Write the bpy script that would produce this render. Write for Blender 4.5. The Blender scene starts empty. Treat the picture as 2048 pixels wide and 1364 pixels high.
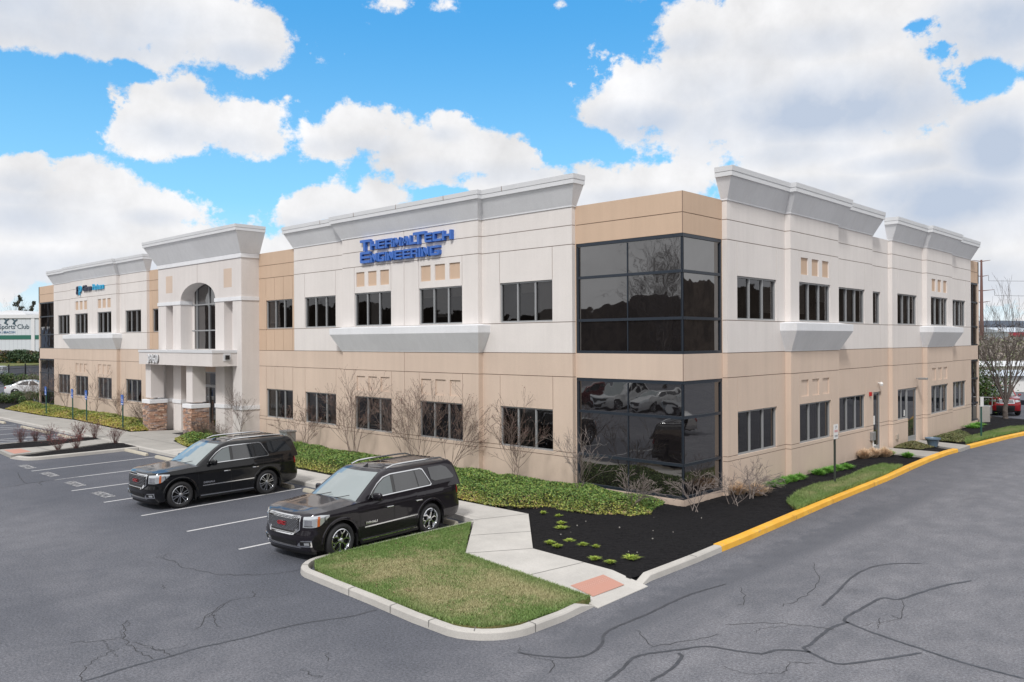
import bpy, bmesh, math, random
import numpy as np
from mathutils import Vector, Matrix, Euler
random.seed(7); rng = np.random.default_rng(11)
sc = bpy.context.scene
COL = sc.collection
# ------------------------------------------------------------------ camera
CAM = Vector((13.5241, -21.9700, 5.3)); YAW, PITCH, ROLL, FPX = 0.7592155, -0.000867, -0.0052897, 1625.856
Fw = Vector((math.sin(-YAW)*math.cos(PITCH), math.cos(YAW)*math.cos(PITCH), math.sin(PITCH)))
R0 = Fw.cross(Vector((0, 0, 1))).normalized(); U0 = R0.cross(Fw)
Rt = R0*math.cos(ROLL)+U0*math.sin(ROLL); Up = -R0*math.sin(ROLL)+U0*math.cos(ROLL)
cd = bpy.data.cameras.new('camera'); cam = bpy.data.objects.new('camera', cd); COL.objects.link(cam)
M3 = Matrix((Rt, Up, -Fw)).transposed()
cam.matrix_world = Matrix.Translation(CAM) @ M3.to_4x4()
cd.sensor_width = 36; cd.sensor_fit = 'HORIZONTAL'; cd.lens = 36*FPX/2048
cd.clip_start = 0.1; cd.clip_end = 5000
sc.camera = cam
sc.view_settings.view_transform = 'Standard'; sc.view_settings.look = 'None'
sc.view_settings.exposure = 0.45; sc.view_settings.gamma = 1
def ray(u, v): return Fw*FPX + Rt*(u-1024) - Up*(v-682)
def ground_at(u, dist, z=0):
    """a place on the ground in the direction of picture column u, dist metres out"""
    d = ray(u, 682); d.z = 0; d.normalize(); return Vector((CAM.x+d.x*dist, CAM.y+d.y*dist, z))
# ------------------------------------------------------------------ sun
SUN_EL, SUN_AZ = math.radians(46), math.radians(152)      # azimuth from +Y clockwise
sd = bpy.data.lights.new('sun', 'SUN'); sd.energy = 1.75; sd.angle = math.radians(9); sd.color = (1, .975, .945)
so = bpy.data.objects.new('sun', sd); COL.objects.link(so)
sv = Vector((math.sin(SUN_AZ)*math.cos(SUN_EL), math.cos(SUN_AZ)*math.cos(SUN_EL), math.sin(SUN_EL)))
so.rotation_euler = sv.to_track_quat('Z', 'Y').to_euler()
# ------------------------------------------------------------------ node helper
class NT:
    def __init__(s, nt): s.t = nt
    def n(s, typ, **k):
        nd = s.t.nodes.new(typ)
        for a, b in k.items(): setattr(nd, a, b)
        return nd
    def put(s, sock, v):
        if isinstance(v, bpy.types.NodeSocket): s.t.links.new(v, sock)
        elif v is not None: sock.default_value = v
    def m(s, op, a, b=None, c=None, clamp=False):
        nd = s.n('ShaderNodeMath', operation=op, use_clamp=clamp)
        for i, v in enumerate((a, b, c)): s.put(nd.inputs[i], v)
        return nd.outputs[0]
    def vm(s, op, a, b=None, c=None):
        nd = s.n('ShaderNodeVectorMath', operation=op)
        for i, v in enumerate((a, b, c)): s.put(nd.inputs[i], v)
        return nd.outputs['Value' if op in ('LENGTH', 'DOT_PRODUCT') else 'Vector']
    def mix(s, f, a, b, blend='MIX'):
        nd = s.n('ShaderNodeMix', data_type='RGBA', blend_type=blend)
        s.put(nd.inputs[0], f); s.put(nd.inputs[6], a); s.put(nd.inputs[7], b); return nd.outputs[2]
    def noise(s, vec, scale, detail=4, rough=.5, dist=0, color=False):
        nd = s.n('ShaderNodeTexNoise'); s.put(nd.inputs['Vector'], vec)
        nd.inputs['Scale'].default_value = scale; nd.inputs['Detail'].default_value = detail
        nd.inputs['Roughness'].default_value = rough; nd.inputs['Distortion'].default_value = dist
        return nd.outputs['Color' if color else 'Fac']
    def ramp(s, f, a, b, lo=0., hi=1.):
        nd = s.n('ShaderNodeMapRange', interpolation_type='SMOOTHSTEP')
        s.put(nd.inputs[0], f)
        for i, v in enumerate((a, b, lo, hi)): nd.inputs[i+1].default_value = v
        return nd.outputs[0]
def c4(c): return (c[0], c[1], c[2], 1)
# ------------------------------------------------------------------ sky
w = bpy.data.worlds.new('World'); sc.world = w; w.use_nodes = True
w.node_tree.nodes.clear(); N = NT(w.node_tree)
out = N.n('ShaderNodeOutputWorld'); bg = N.n('ShaderNodeBackground'); N.t.links.new(bg.outputs[0], out.inputs[0])
tc = N.n('ShaderNodeTexCoord').outputs['Generated']
sky = N.n('ShaderNodeTexSky', sky_type='NISHITA', sun_disc=False, sun_elevation=SUN_EL, sun_rotation=SUN_AZ)
sky.air_density = 1.0; sky.dust_density = 0.6; sky.ozone_density = 2.5
sep = N.n('ShaderNodeSeparateXYZ'); N.put(sep.inputs[0], tc)
az = N.m('ARCTAN2', sep.outputs[0], sep.outputs[1]); el = N.m('ARCSINE', sep.outputs[2])
cmb = N.n('ShaderNodeCombineXYZ'); N.put(cmb.inputs[0], az); N.put(cmb.inputs[1], el); ae = cmb.outputs[0]
nA = N.noise(tc, 8.5, 12, .64); nB = N.noise(N.vm('MULTIPLY', tc, (1, 1, 2.2)), 2.6, 6, .55); nC = N.noise(N.vm('MULTIPLY', tc, (1, 1, 1.3)), 17, 10, .66)
def azel(u, v):
    d = ray(u, v).normalized(); return math.atan2(d.x, d.y), math.asin(d.z)
def blobs(lst, soft=False):
    acc = None
    for b in lst:
        u, v, ru, rv = b[:4]; wgt = b[4] if len(b) > 4 else max(.3, min(1.15, min(ru, rv)/75))
        a, e = azel(u, v); ka, ke = FPX/ru/1.0, FPX/rv
        l = N.vm('LENGTH', N.vm('MULTIPLY_ADD', ae, (ka, ke, 0), (-a*ka, -e*ke, 0)))
        f = N.m('MULTIPLY_ADD', l, -wgt, wgt) if not soft else N.m('MULTIPLY', N.ramp(l, .15, 1.25, 1, 0), wgt)
        acc = f if acc is None else (N.m('SMOOTH_MAX', acc, f, .12) if not soft else N.m('MAXIMUM', acc, f))
    return acc
CL = [(150, 20, 440, 120), (480, 75, 160, 85), (340, 235, 165, 85), (450, 255, 150, 75), (380, 165, 70, 50), (225, 190, 50, 40), (720, 265, 135, 70),
 (640, 270, 60, 55), (860, 315, 170, 70), (895, 250, 65, 45), (1010, 320, 190, 65), (80, 400, 210, 95), (50, 340, 80, 60), (60, 500, 330, 90), (300, 415, 95, 48),
 (200, 500, 260, 80), (690, 415, 140, 60), (620, 430, 110, 48), (745, 388, 80, 40), (1100, 380, 270, 80), (1270, 370, 230, 60),
 (1520, 160, 360, 200), (1250, 195, 130, 110), (1390, 60, 120, 75), (1720, 150, 270, 165), (1590, 270, 230, 85), (1600, 50, 260, 90), (1980, 60, 160, 100), (2020, 270, 130, 120),
 (1860, 400, 330, 130), (1600, 350, 260, 70), (1800, 300, 200, 60), (905, 18, 70, 36), (800, 5, 50, 20), (925, 98, 28, 16), (135, 262, 50, 22), (578, 197, 28, 24),
 (1120, 10, 52, 20), (25, 285, 36, 12), (1275, 60, 14, 20), (620, 62, 26, 18), (150, 150, 30, 24), (1900, 560, 320, 110), (600, 520, 500, 60), (1200, 460, 700, 70)]
field = blobs(CL)
HOLES = [(85, 198, 165, 70, .85), (250, 145, 60, 25, .6), (628, 150, 60, 120, .62), (40, 275, 120, 32, .6), (470, 352, 180, 30, .6), (1010, 130, 270, 105, .9), (1130, 285, 90, 42, .7), (1200, 60, 110, 60, .6), (830, 130, 200, 70, .9),
    (1865, 55, 60, 26, .5), (1905, 95, 75, 34, .52), (1945, 150, 60, 50, .55), (900, 395, 60, 24, .5), (510, 395, 60, 28, .6)]
field = N.m('MULTIPLY_ADD', N.m('MULTIPLY', blobs(HOLES, True), N.ramp(N.noise(tc, 14, 8, .65), .36, .62, .25, 1.5)), -.85, field)
# clouds elsewhere round the sky
cosd = N.vm('DOT_PRODUCT', tc, tuple(Fw)); far = N.ramp(cosd, .55, .8, 1, 0)
gen = N.m('MULTIPLY_ADD', nB, 3.4, -.5)
highf = N.ramp(sep.outputs[2], .39, .5, 0, 1)
gen = N.m('MULTIPLY_ADD', N.m('MAXIMUM', far, highf), 6, N.m('ADD', gen, -6)); gen = N.m('MULTIPLY_ADD', highf, .6, gen)
field = N.m('MAXIMUM', field, gen)
rag = N.m('MULTIPLY_ADD', nA, 1.5, -.75)
rag = N.m('ADD', rag, N.m('MULTIPLY_ADD', nC, 1.6, -.8))
dens = N.ramp(N.m('ADD', field, rag), .10, .36, 0, 1)
hz = N.ramp(sep.outputs[2], .01, .17, .95, .0)
dens = N.m('MAXIMUM', dens, N.m('MULTIPLY', hz, N.ramp(nB, .3, .6, .55, 1)))
DK = [(1650, 215, 260, 75, 1.0), (1280, 245, 130, 50, .65), (1980, 50, 120, 70, .8), (2000, 295, 90, 80, .85), (1880, 405, 190, 65, .9), (1440, 170, 210, 60, .35),
      (130, 20, 330, 60, .5), (1990, 560, 130, 50, .45), (60, 400, 160, 25, .3), (60, 560, 120, 25, .35), (1360, 240, 100, 40, .3), (430, 275, 140, 30, .18), (860, 345, 200, 28, .15)]
for b in CL[:36]:
    if min(b[2:4]) >= 45: DK.append((b[0], b[1]+b[3]*.42, b[2]*.72, b[3]*.42, .42))
dark = blobs(DK, True)
dark = N.m('ADD', dark, N.m('MULTIPLY', far, N.ramp(nB, .55, .75, 0, .5)))
dk = N.m('MULTIPLY', dark, N.ramp(N.noise(tc, 7.5, 6, .55), .36, .64, 1.35, .6), clamp=True)
tex = N.m('MULTIPLY_ADD', N.noise(N.vm('ADD', tc, (.02, .01, -.03)), 9, 8, .62), 5.0, -2.5)
lit = N.m('MULTIPLY_ADD', tex, .95, 6.6)
cl = N.mix(dk, N.vm('SCALE', (1.0, 1.0, 1.01), None), (5.0, 5.5, 6.4, 1))
vs = N.n('ShaderNodeVectorMath', operation='SCALE'); vs.inputs[0].default_value = (1, 1.0, 1.015); N.put(vs.inputs['Scale'], lit)
cl = N.mix(dk, vs.outputs[0], (3.9, 4.5, 5.5, 1))
blue = N.mix(1.0, sky.outputs[0], (.75, 1.55, 1.75, 1), 'MULTIPLY')
bl2 = N.mix(N.ramp(sep.outputs[2], .02, .42, 1, 0), (0.5, 2.75, 6.0, 1), (2.9, 5.7, 7.6, 1))
blue = N.mix(.8, blue, bl2)
N.put(bg.inputs[0], N.mix(dens, blue, cl)); bg.inputs[1].default_value = 0.1
# ------------------------------------------------------------------ materials
MATS = {}
def mat(name, col=(.5, .5, .5), rough=.6, metal=0, ior=1.5, coat=0, bump=0, bscale=50, var=0, vscale=3, attr=None, fn=None, spec=None, emit=None):
    if name in MATS: return MATS[name]
    m = bpy.data.materials.new(name); m.use_nodes = True; n = NT(m.node_tree); b = m.node_tree.nodes['Principled BSDF']
    b.inputs['Base Color'].default_value = c4(col); b.inputs['Roughness'].default_value = rough; b.inputs['Metallic'].default_value = metal
    b.inputs['IOR'].default_value = ior
    if coat: b.inputs['Coat Weight'].default_value = coat; b.inputs['Coat Roughness'].default_value = .03
    if spec is not None: b.inputs['Specular IOR Level'].default_value = spec
    pos = n.n('ShaderNodeTexCoord').outputs['Object']
    csock = None
    if attr:
        a = n.n('ShaderNodeAttribute', attribute_name='Col'); csock = a.outputs['Color']
    if var:
        f = n.noise(pos, vscale, 5, .6)
        k = n.ramp(f, .25, .75, 1-var, 1+var)
        v = n.n('ShaderNodeVectorMath', operation='SCALE')
        n.put(v.inputs[0], csock if csock else c4(col)[:3]); n.put(v.inputs['Scale'], k); csock = v.outputs[0]
    if csock: n.put(b.inputs['Base Color'], csock)
    if bump:
        bp = n.n('ShaderNodeBump'); bp.inputs['Strength'].default_value = 1; bp.inputs['Distance'].default_value = bump
        n.put(bp.inputs['Height'], n.noise(pos, bscale, 3, .6)); n.put(b.inputs['Normal'], bp.outputs[0])
    if fn: fn(n, b, pos)
    MATS[name] = m; return m
def stucco(name, col):
    def fn(n, b, pos):
        st = n.noise(n.vm('MULTIPLY', pos, (1, 1, .06)), 3.2, 5, .65); big = n.noise(pos, .35, 4, .6); fine = n.noise(pos, 60, 2, .5)
        k = n.m('MULTIPLY', n.ramp(st, .3, .75, 1.01, .955), n.ramp(big, .3, .7, .965, 1.03)); k = n.m('MULTIPLY', k, n.ramp(fine, .2, .8, .93, 1.06))
        v = n.n('ShaderNodeVectorMath', operation='SCALE'); v.inputs[0].default_value = col; n.put(v.inputs['Scale'], k)
        sepz = n.n('ShaderNodeSeparateXYZ'); n.put(sepz.inputs[0], pos)
        dirt = n.m('MULTIPLY', n.ramp(sepz.outputs[2], .1, .55, .28, 0), n.ramp(n.noise(pos, 2.2, 6, .7), .35, .65))
        n.put(b.inputs['Base Color'], n.mix(dirt, v.outputs[0], (.23, .17, .13, 1)))
        bp = n.n('ShaderNodeBump'); bp.inputs['Strength'].default_value = .6; bp.inputs['Distance'].default_value = .004
        n.put(bp.inputs['Height'], n.noise(pos, 90, 3, .6)); n.put(b.inputs['Normal'], bp.outputs[0])
    return mat(name, col, .9, fn=fn, spec=.25)
M_WHITE = stucco('cream_wall_paint', (.745, .705, .68)); M_TAN = stucco('tan_wall_paint', (.635, .51, .42)); M_TAN2 = stucco('tan_upper_paint', (.60, .445, .33))
M_CORN = stucco('grey_cornice_paint', (.78, .79, .815)); M_PORT = stucco('portico_paint', (.70, .66, .64)); M_GROOVE = mat('joint_sealant', (.22, .15, .12), .9)
M_CAP = mat('white_metal_coping', (.66, .67, .69), .45, var=.03, vscale=1)
def glassfn(strength):
    def fn(n, b, pos):
        bp = n.n('ShaderNodeBump'); bp.inputs['Strength'].default_value = 1; bp.inputs['Distance'].default_value = strength
        n.put(bp.inputs['Height'], n.noise(pos, .9, 2, .4)); n.put(b.inputs['Normal'], bp.outputs[0])
    return fn
M_GLASS = mat('window_glass', (.010, .009, .010), .02, ior=1.85, fn=glassfn(.012)); M_CWGL = mat('curtain_wall_glass', (.010, .009, .010), .015, ior=2.45, fn=glassfn(.008))
def seeglass(name, tint, ior, rough=.02, wave=.01):
    m = bpy.data.materials.new(name); m.use_nodes = True; m.node_tree.nodes.clear(); n = NT(m.node_tree); o = n.n('ShaderNodeOutputMaterial'); t = n.n('ShaderNodeBsdfTransparent'); g = n.n('ShaderNodeBsdfGlossy'); f = n.n('ShaderNodeFresnel'); mx = n.n('ShaderNodeMixShader')
    t.inputs[0].default_value = c4(tint); g.inputs['Roughness'].default_value = rough; g.inputs[0].default_value = (.95, .95, .97, 1); f.inputs[0].default_value = ior; pos = n.n('ShaderNodeTexCoord').outputs['Object']
    bp = n.n('ShaderNodeBump'); bp.inputs['Distance'].default_value = wave; n.put(bp.inputs['Height'], n.noise(pos, .9, 2, .4)); n.put(g.inputs['Normal'], bp.outputs[0])
    n.put(mx.inputs[0], f.outputs[0]); n.put(mx.inputs[1], t.outputs[0]); n.put(mx.inputs[2], g.outputs[0]); n.put(o.inputs[0], mx.outputs[0]); return m
M_GLASS = seeglass('tinted_window_glass', (.50, .50, .52), 1.7); M_BLIND = mat('beige_blind', (.48, .44, .38), .8); M_ROOM = mat('dark_interior', (.03, .028, .027), .9)
M_DOORGL = mat('door_glass', (.02, .02, .022), .03, ior=1.9)
M_FRAME = mat('grey_aluminium', (.36, .37, .38), .42, .3); M_CWFR = mat('slate_blue_mullion', (.032, .042, .058), .3, .3)
M_STEEL = mat('galvanised_steel', (.35, .36, .37), .45, .6); M_BLACK = mat('black_plastic', (.012, .012, .013), .5); M_WPLAS = mat('white_plastic', (.75, .75, .74), .4)
M_CHROME = mat('chrome', (.82, .83, .85), .08, 1); M_ALU = mat('brushed_alloy', (.55, .56, .58), .25, 1); M_RUBBER = mat('tyre_rubber', (.018, .018, .02), .8)
def concfn(col):
    def fn(n, b, pos):
        k = n.m('MULTIPLY', n.ramp(n.noise(pos, .9, 6, .65), .25, .75, .88, 1.08), n.ramp(n.noise(pos, 70, 2, .5), .25, .75, .9, 1.08))
        v = n.n('ShaderNodeVectorMath', operation='SCALE'); v.inputs[0].default_value = col; n.put(v.inputs['Scale'], k)
        st = n.ramp(n.noise(pos, 3.3, 7, .75), .62, .8, 0, .35)
        n.put(b.inputs['Base Color'], n.mix(st, v.outputs[0], (col[0]*.6, col[1]*.58, col[2]*.55, 1)))
        bp = n.n('ShaderNodeBump'); bp.inputs['Strength'].default_value = .5; bp.inputs['Distance'].default_value = .004
        n.put(bp.inputs['Height'], n.noise(pos, 60, 3, .6)); n.put(b.inputs['Normal'], bp.outputs[0])
    return fn
M_WALK = mat('pale_concrete', rough=.85, fn=concfn((.55, .53, .50)), spec=.3); M_KERB = mat('kerb_concrete', rough=.9, fn=concfn((.50, .48, .45)), spec=.3)
M_WALK2 = mat('grey_concrete', rough=.85, fn=concfn((.40, .385, .36)), spec=.3)
def yelfn(n, b, pos):
    ch = n.ramp(n.noise(pos, 5, 8, .75), .55, .64, 0, .8); sp = n.noise(n.vm('MULTIPLY', pos, (1, .3, 1)), 1.3, 5, .6)
    ch = n.m('MULTIPLY', ch, n.ramp(sp, .38, .55)); base = n.mix(n.ramp(n.noise(pos, 1.5, 4, .6), .3, .7), (.80, .41, .035, 1), (.90, .50, .06, 1))
    n.put(b.inputs['Base Color'], n.mix(ch, base, (.42, .33, .24, 1)))
M_YEL = mat('worn_yellow_paint', rough=.6, fn=yelfn)
def redpad(n, b, pos):
    v = n.n('ShaderNodeTexVoronoi'); v.inputs['Scale'].default_value = 16; v.inputs['Randomness'].default_value = 0; n.put(v.inputs['Vector'], pos)
    d = n.ramp(v.outputs['Distance'], .2, .35, 1, 0); n.put(b.inputs['Base Color'], n.mix(d, (.52, .27, .21, 1), (.62, .36, .30, 1)))
    bp = n.n('ShaderNodeBump'); bp.inputs['Distance'].default_value = .008; n.put(bp.inputs['Height'], d); n.put(b.inputs['Normal'], bp.outputs[0])
M_PAD = mat('tactile_red', rough=.8, fn=redpad)
def asph(n, b, pos):
    big = n.noise(pos, .11, 5, .6, .4); mid = n.noise(n.vm('MULTIPLY', pos, (1, .7, 1)), 1.3, 10, .74); fine = n.noise(pos, 22, 4, .75); sp = n.noise(pos, 60, 2, .7)
    sx = n.n('ShaderNodeSeparateXYZ'); n.put(sx.inputs[0], pos)
    drive = n.ramp(sx.outputs[0], 1.5, 6, 0, 1)
    near = n.ramp(sx.outputs[1], -15.5, -11.5, 1, 0)
    a = n.mix(n.ramp(big, .35, .65), (.094, .100, .120, 1), (.122, .127, .149, 1)); l = n.mix(n.ramp(mid, .35, .68), (.156, .159, .178, 1), (.198, .198, .216, 1))
    c = n.mix(n.m('MAXIMUM', drive, n.m('MULTIPLY', near, n.ramp(big, .3, .6, .25, .7))), a, l)
    k = n.m('MULTIPLY', n.ramp(fine, .3, .7, .66, 1.36), n.ramp(sp, .3, .75, .78, 1.28)); k = n.m('MULTIPLY', k, n.ramp(mid, .3, .75, .95, 1.06))
    v = n.n('ShaderNodeVectorMath', operation='SCALE'); n.put(v.inputs[0], c); n.put(v.inputs['Scale'], k)
    band = n.m('ABSOLUTE', n.m('SUBTRACT', sx.outputs[0], n.m('MULTIPLY_ADD', mid, 1.6, 3.75))); band = n.m('MULTIPLY', n.ramp(band, .25, .75, 1, 0), n.m('MULTIPLY', n.ramp(sx.outputs[1], -12.5, -10.5, 0, 1), n.ramp(sx.outputs[1], 0, 14, 1, .25)))
    lane = n.m('MULTIPLY', n.ramp(n.noise(n.vm('MULTIPLY', pos, (1, .12, 1)), .55, 5, .6, .3), .5, .68), drive)
    cc = n.mix(n.m('MAXIMUM', n.m('MULTIPLY', lane, .32), n.m('MULTIPLY', band, .55)), v.outputs[0], (.082, .088, .105, 1))
    spots = n.ramp(n.noise(pos, 14, 3, .5), .70, .76, 0, .45)
    n.put(b.inputs['Base Color'], n.mix(n.m('MULTIPLY', n.ramp(n.noise(pos, .8, 5, .6), .62, .74, 0, .45), n.ramp(n.noise(pos, 6, 4, .7), .4, .6)), n.mix(spots, cc, (.3, .29, .28, 1)), (.07, .07, .08, 1)))
    bp = n.n('ShaderNodeBump'); bp.inputs['Strength'].default_value = .7; bp.inputs['Distance'].default_value = .008
    n.put(bp.inputs['Height'], n.noise(pos, 70, 3, .7)); n.put(b.inputs['Normal'], bp.outputs[0])
M_ASPH = mat('asphalt', rough=.88, fn=asph, spec=.3); M_CRACK = mat('crack_sealer', (.058, .062, .074), .6, var=.25, vscale=4); M_FINE = mat('fine_crack', (.035, .034, .036), .95)
def paintfn(n, b, pos):
    wv = n.ramp(n.noise(pos, 14, 6, .75), .55, .68, 0, .75); n.put(b.inputs['Base Color'], n.mix(wv, (.62, .62, .63, 1), (.16, .16, .18, 1)))
M_LINE = mat('worn_white_line_paint', rough=.7, fn=paintfn)
def faded(n, b, pos):
    wv = n.ramp(n.noise(pos, 10, 6, .75), .45, .62, .1, .9); n.put(b.inputs['Base Color'], n.mix(wv, (.45, .45, .46, 1), (.15, .15, .165, 1)))
M_FADE = mat('faded_white_paint', rough=.7, fn=faded)
def mulchfn(n, b, pos):
    f = n.noise(pos, 28, 6, .8); n.put(b.inputs['Base Color'], n.mix(n.ramp(f, .35, .75), (.007, .007, .008, 1), (.035, .033, .036, 1)))
    bp = n.n('ShaderNodeBump'); bp.inputs['Strength'].default_value = 1; bp.inputs['Distance'].default_value = .04
    n.put(bp.inputs['Height'], n.noise(pos, 35, 5, .8)); n.put(b.inputs['Normal'], bp.outputs[0])
M_MULCH = mat('black_mulch', rough=.95, fn=mulchfn, spec=.15); M_LEAF = mat('leaf', attr=True, rough=.55, spec=.4); M_SOIL = mat('dark_soil', (.02, .022, .012), .95)
def turf(n, b, pos):
    k = n.ramp(n.noise(pos, .9, 6, .7), .4, .62); k2 = n.noise(pos, 30, 4, .7)
    c = n.mix(k, (.075, .12, .028, 1), (.22, .20, .085, 1)); v = n.n('ShaderNodeVectorMath', operation='SCALE'); n.put(v.inputs[0], c); n.put(v.inputs['Scale'], n.ramp(k2, .2, .8, .6, 1.3)); n.put(b.inputs['Base Color'], v.outputs[0])
    bp = n.n('ShaderNodeBump'); bp.inputs['Distance'].default_value = .03; n.put(bp.inputs['Height'], k2); n.put(b.inputs['Normal'], bp.outputs[0])
M_TURF = mat('lawn_turf', rough=.9, fn=turf, spec=.2); M_BARK = mat('grey_brown_bark', (.12, .10, .09), .9, var=.3, vscale=6); M_TWIG = mat('twig_bark', (.15, .11, .095), .85, var=.3, vscale=8)
M_TWIGL = mat('pale_grey_twig', (.22, .185, .17), .85, var=.3, vscale=8)
M_STONE = mat('ledge_stone', attr=True, rough=.9, bump=.015, bscale=22, var=.25, vscale=7)
# ------------------------------------------------------------------ mesh helpers
class MB:
    def __init__(s): s.v = []; s.f = []; s.m = []
    def add(s, vs, fs, mi=0):
        o = len(s.v); s.v += [tuple(p) for p in vs]; s.f += [tuple(i+o for i in f) for f in fs]; s.m += [mi]*len(fs); return s
    def box(s, x0, x1, y0, y1, z0, z1, mi=0):
        return s.add([(x0, y0, z0), (x1, y0, z0), (x1, y1, z0), (x0, y1, z0), (x0, y0, z1), (x1, y0, z1), (x1, y1, z1), (x0, y1, z1)],
                     [(0, 3, 2, 1), (4, 5, 6, 7), (0, 1, 5, 4), (1, 2, 6, 5), (2, 3, 7, 6), (3, 0, 4, 7)], mi)
    def bbox(s, x0, x1, y0, y1, z0, z1, r=.01, mi=0):
        """box with chamfered edges"""
        bm = bmesh.new(); bmesh.ops.create_cube(bm, size=1)
        for v in bm.verts: v.co = Vector((x0+(v.co.x+.5)*(x1-x0), y0+(v.co.y+.5)*(y1-y0), z0+(v.co.z+.5)*(z1-z0)))
        bmesh.ops.bevel(bm, geom=bm.edges[:], offset=r, segments=2, affect='EDGES', profile=.5); return s.bm(bm, mi)
    def bm(s, bm, mi=0, mtx=None):
        bm.verts.index_update(); s.add([(mtx @ v.co if mtx else v.co) for v in bm.verts], [[v.index for v in f.verts] for f in bm.faces], mi); bm.free(); return s
    def quad(s, a, b, c, d, mi=0): return s.add([a, b, c, d], [(0, 1, 2, 3)], mi)
    def prism(s, pts, z0, z1, mi=0, ax=2):
        """polygon pts extruded along axis ax; for ax 0 pts are (y,z), for ax 1 (x,z), for ax 2 (x,y)"""
        n = len(pts)
        def P(p, t): return (t, p[0], p[1]) if ax == 0 else (p[0], t, p[1]) if ax == 1 else (p[0], p[1], t)
        return s.add([P(p, z0) for p in pts]+[P(p, z1) for p in pts], [tuple(range(n-1, -1, -1)), tuple(range(n, 2*n))]+[(i, (i+1) % n, n+(i+1) % n, n+i) for i in range(n)], mi)
    def tube(s, path, rad, k=6, mi=0, cap=True):
        path = [Vector(p) for p in path]; n = len(path); rads = rad if isinstance(rad, (list, tuple)) else [rad]*n; o = len(s.v)
        for i, p in enumerate(path):
            d = (path[min(i+1, n-1)]-path[max(i-1, 0)])
            if d.length < 1e-9: d = Vector((0, 0, 1))
            d.normalize(); a = d.cross(Vector((0, 0, 1)) if abs(d.z) < .9 else Vector((1, 0, 0))).normalized(); b = d.cross(a)
            for j in range(k):
                t = 2*math.pi*j/k; s.v.append(tuple(p+(a*math.cos(t)+b*math.sin(t))*rads[i]))
        for i in range(n-1):
            for j in range(k): s.f.append((o+i*k+j, o+i*k+(j+1) % k, o+(i+1)*k+(j+1) % k, o+(i+1)*k+j)); s.m.append(mi)
        if cap: s.f.append(tuple(o+j for j in range(k))[::-1]); s.f.append(tuple(o+(n-1)*k+j for j in range(k))); s.m += [mi, mi]
        return s
    def lathe(s, prof, k=24, mi=0, ax='z', c=(0, 0, 0)):
        o = len(s.v)
        for r, h in prof:
            for j in range(k):
                t = 2*math.pi*j/k; a, b = r*math.cos(t), r*math.sin(t)
                s.v.append((c[0]+a, c[1]+b, c[2]+h) if ax == 'z' else (c[0]+h, c[1]+a, c[2]+b))
        for i in range(len(prof)-1):
            for j in range(k): s.f.append((o+i*k+j, o+i*k+(j+1) % k, o+(i+1)*k+(j+1) % k, o+(i+1)*k+j)); s.m.append(mi)
        return s
    def build(s, name, mats, parent=None, smooth=None, loc=None, colors=None):
        me = bpy.data.meshes.new(name); me.from_pydata(s.v, [], s.f)
        for m in (mats if isinstance(mats, (list, tuple)) else [mats]): me.materials.append(m)
        if any(s.m): me.polygons.foreach_set('material_index', s.m)
        if smooth is not None:
            me.polygons.foreach_set('use_smooth', [True]*len(me.polygons)); me.set_sharp_from_angle(angle=math.radians(smooth))
        if colors is not None: setcol(me, colors)
        me.update(); o = bpy.data.objects.new(name, me); COL.objects.link(o)
        if parent: o.parent = parent
        if loc is not None: o.location = loc
        return o
def setcol(me, facecols):
    a = me.color_attributes.new('Col', 'FLOAT_COLOR', 'CORNER'); ls = np.zeros(len(me.polygons), int); me.polygons.foreach_get('loop_total', ls)
    c = np.repeat(np.asarray(facecols, float), ls, axis=0); c = np.hstack([c, np.ones((len(c), 1))]); a.data.foreach_set('color', c.ravel())
def npmesh(name, V, Fq, mats, cols=None, parent=None, loc=None, smooth=False):
    """fast mesh from numpy: V (n,3), Fq (m,k)"""
    me = bpy.data.meshes.new(name); k = Fq.shape[1]; me.vertices.add(len(V)); me.vertices.foreach_set('co', V.astype(np.float32).ravel())
    me.loops.add(Fq.size); me.loops.foreach_set('vertex_index', Fq.astype(np.int32).ravel()); me.polygons.add(len(Fq))
    me.polygons.foreach_set('loop_start', np.arange(0, Fq.size, k, dtype=np.int32))
    if smooth: me.polygons.foreach_set('use_smooth', np.ones(len(Fq), bool))
    for m in (mats if isinstance(mats, (list, tuple)) else [mats]): me.materials.append(m)
    me.update(calc_edges=True)
    if cols is not None: setcol(me, cols)
    o = bpy.data.objects.new(name, me); COL.objects.link(o)
    if parent: o.parent = parent
    if loc is not None: o.location = loc
    return o
def tag(o, label=None, cat=None, group=None, kind=None):
    for k, v in (('label', label), ('category', cat), ('group', group), ('kind', kind)):
        if v: o[k] = v
    return o
def empty(name, loc, label, cat, group=None, rz=0):
    o = bpy.data.objects.new(name, None); COL.objects.link(o); o.location = loc; o.rotation_euler = (0, 0, rz); o.empty_display_size = .2
    return tag(o, label, cat, group)
def dup(o, parent=None):
    c = o.copy(); COL.objects.link(c)
    if parent: c.parent = parent
    for ch in list(o.children): dup(ch, c)
    return c
def struct(o): o['kind'] = 'structure'; return o
def text_mb(txt, size, depth, align='LEFT', bold=0, sx=1):
    cu = bpy.data.curves.new('t', 'FONT'); cu.body = txt; cu.size = size; cu.extrude = depth/2; cu.align_x = align; cu.offset = bold; cu.resolution_u = 3
    o = bpy.data.objects.new('t', cu); COL.objects.link(o); dg = bpy.context.evaluated_depsgraph_get(); dg.update()
    me = bpy.data.meshes.new_from_object(o.evaluated_get(dg)); mb = MB()
    mb.add([(v.co.x*sx, v.co.y, v.co.z) for v in me.vertices], [tuple(p.vertices) for p in me.polygons]); bpy.data.objects.remove(o); bpy.data.meshes.remove(me); return mb
def xf(mb, fn): mb.v = [tuple(fn(*p)) for p in mb.v]; return mb
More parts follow.
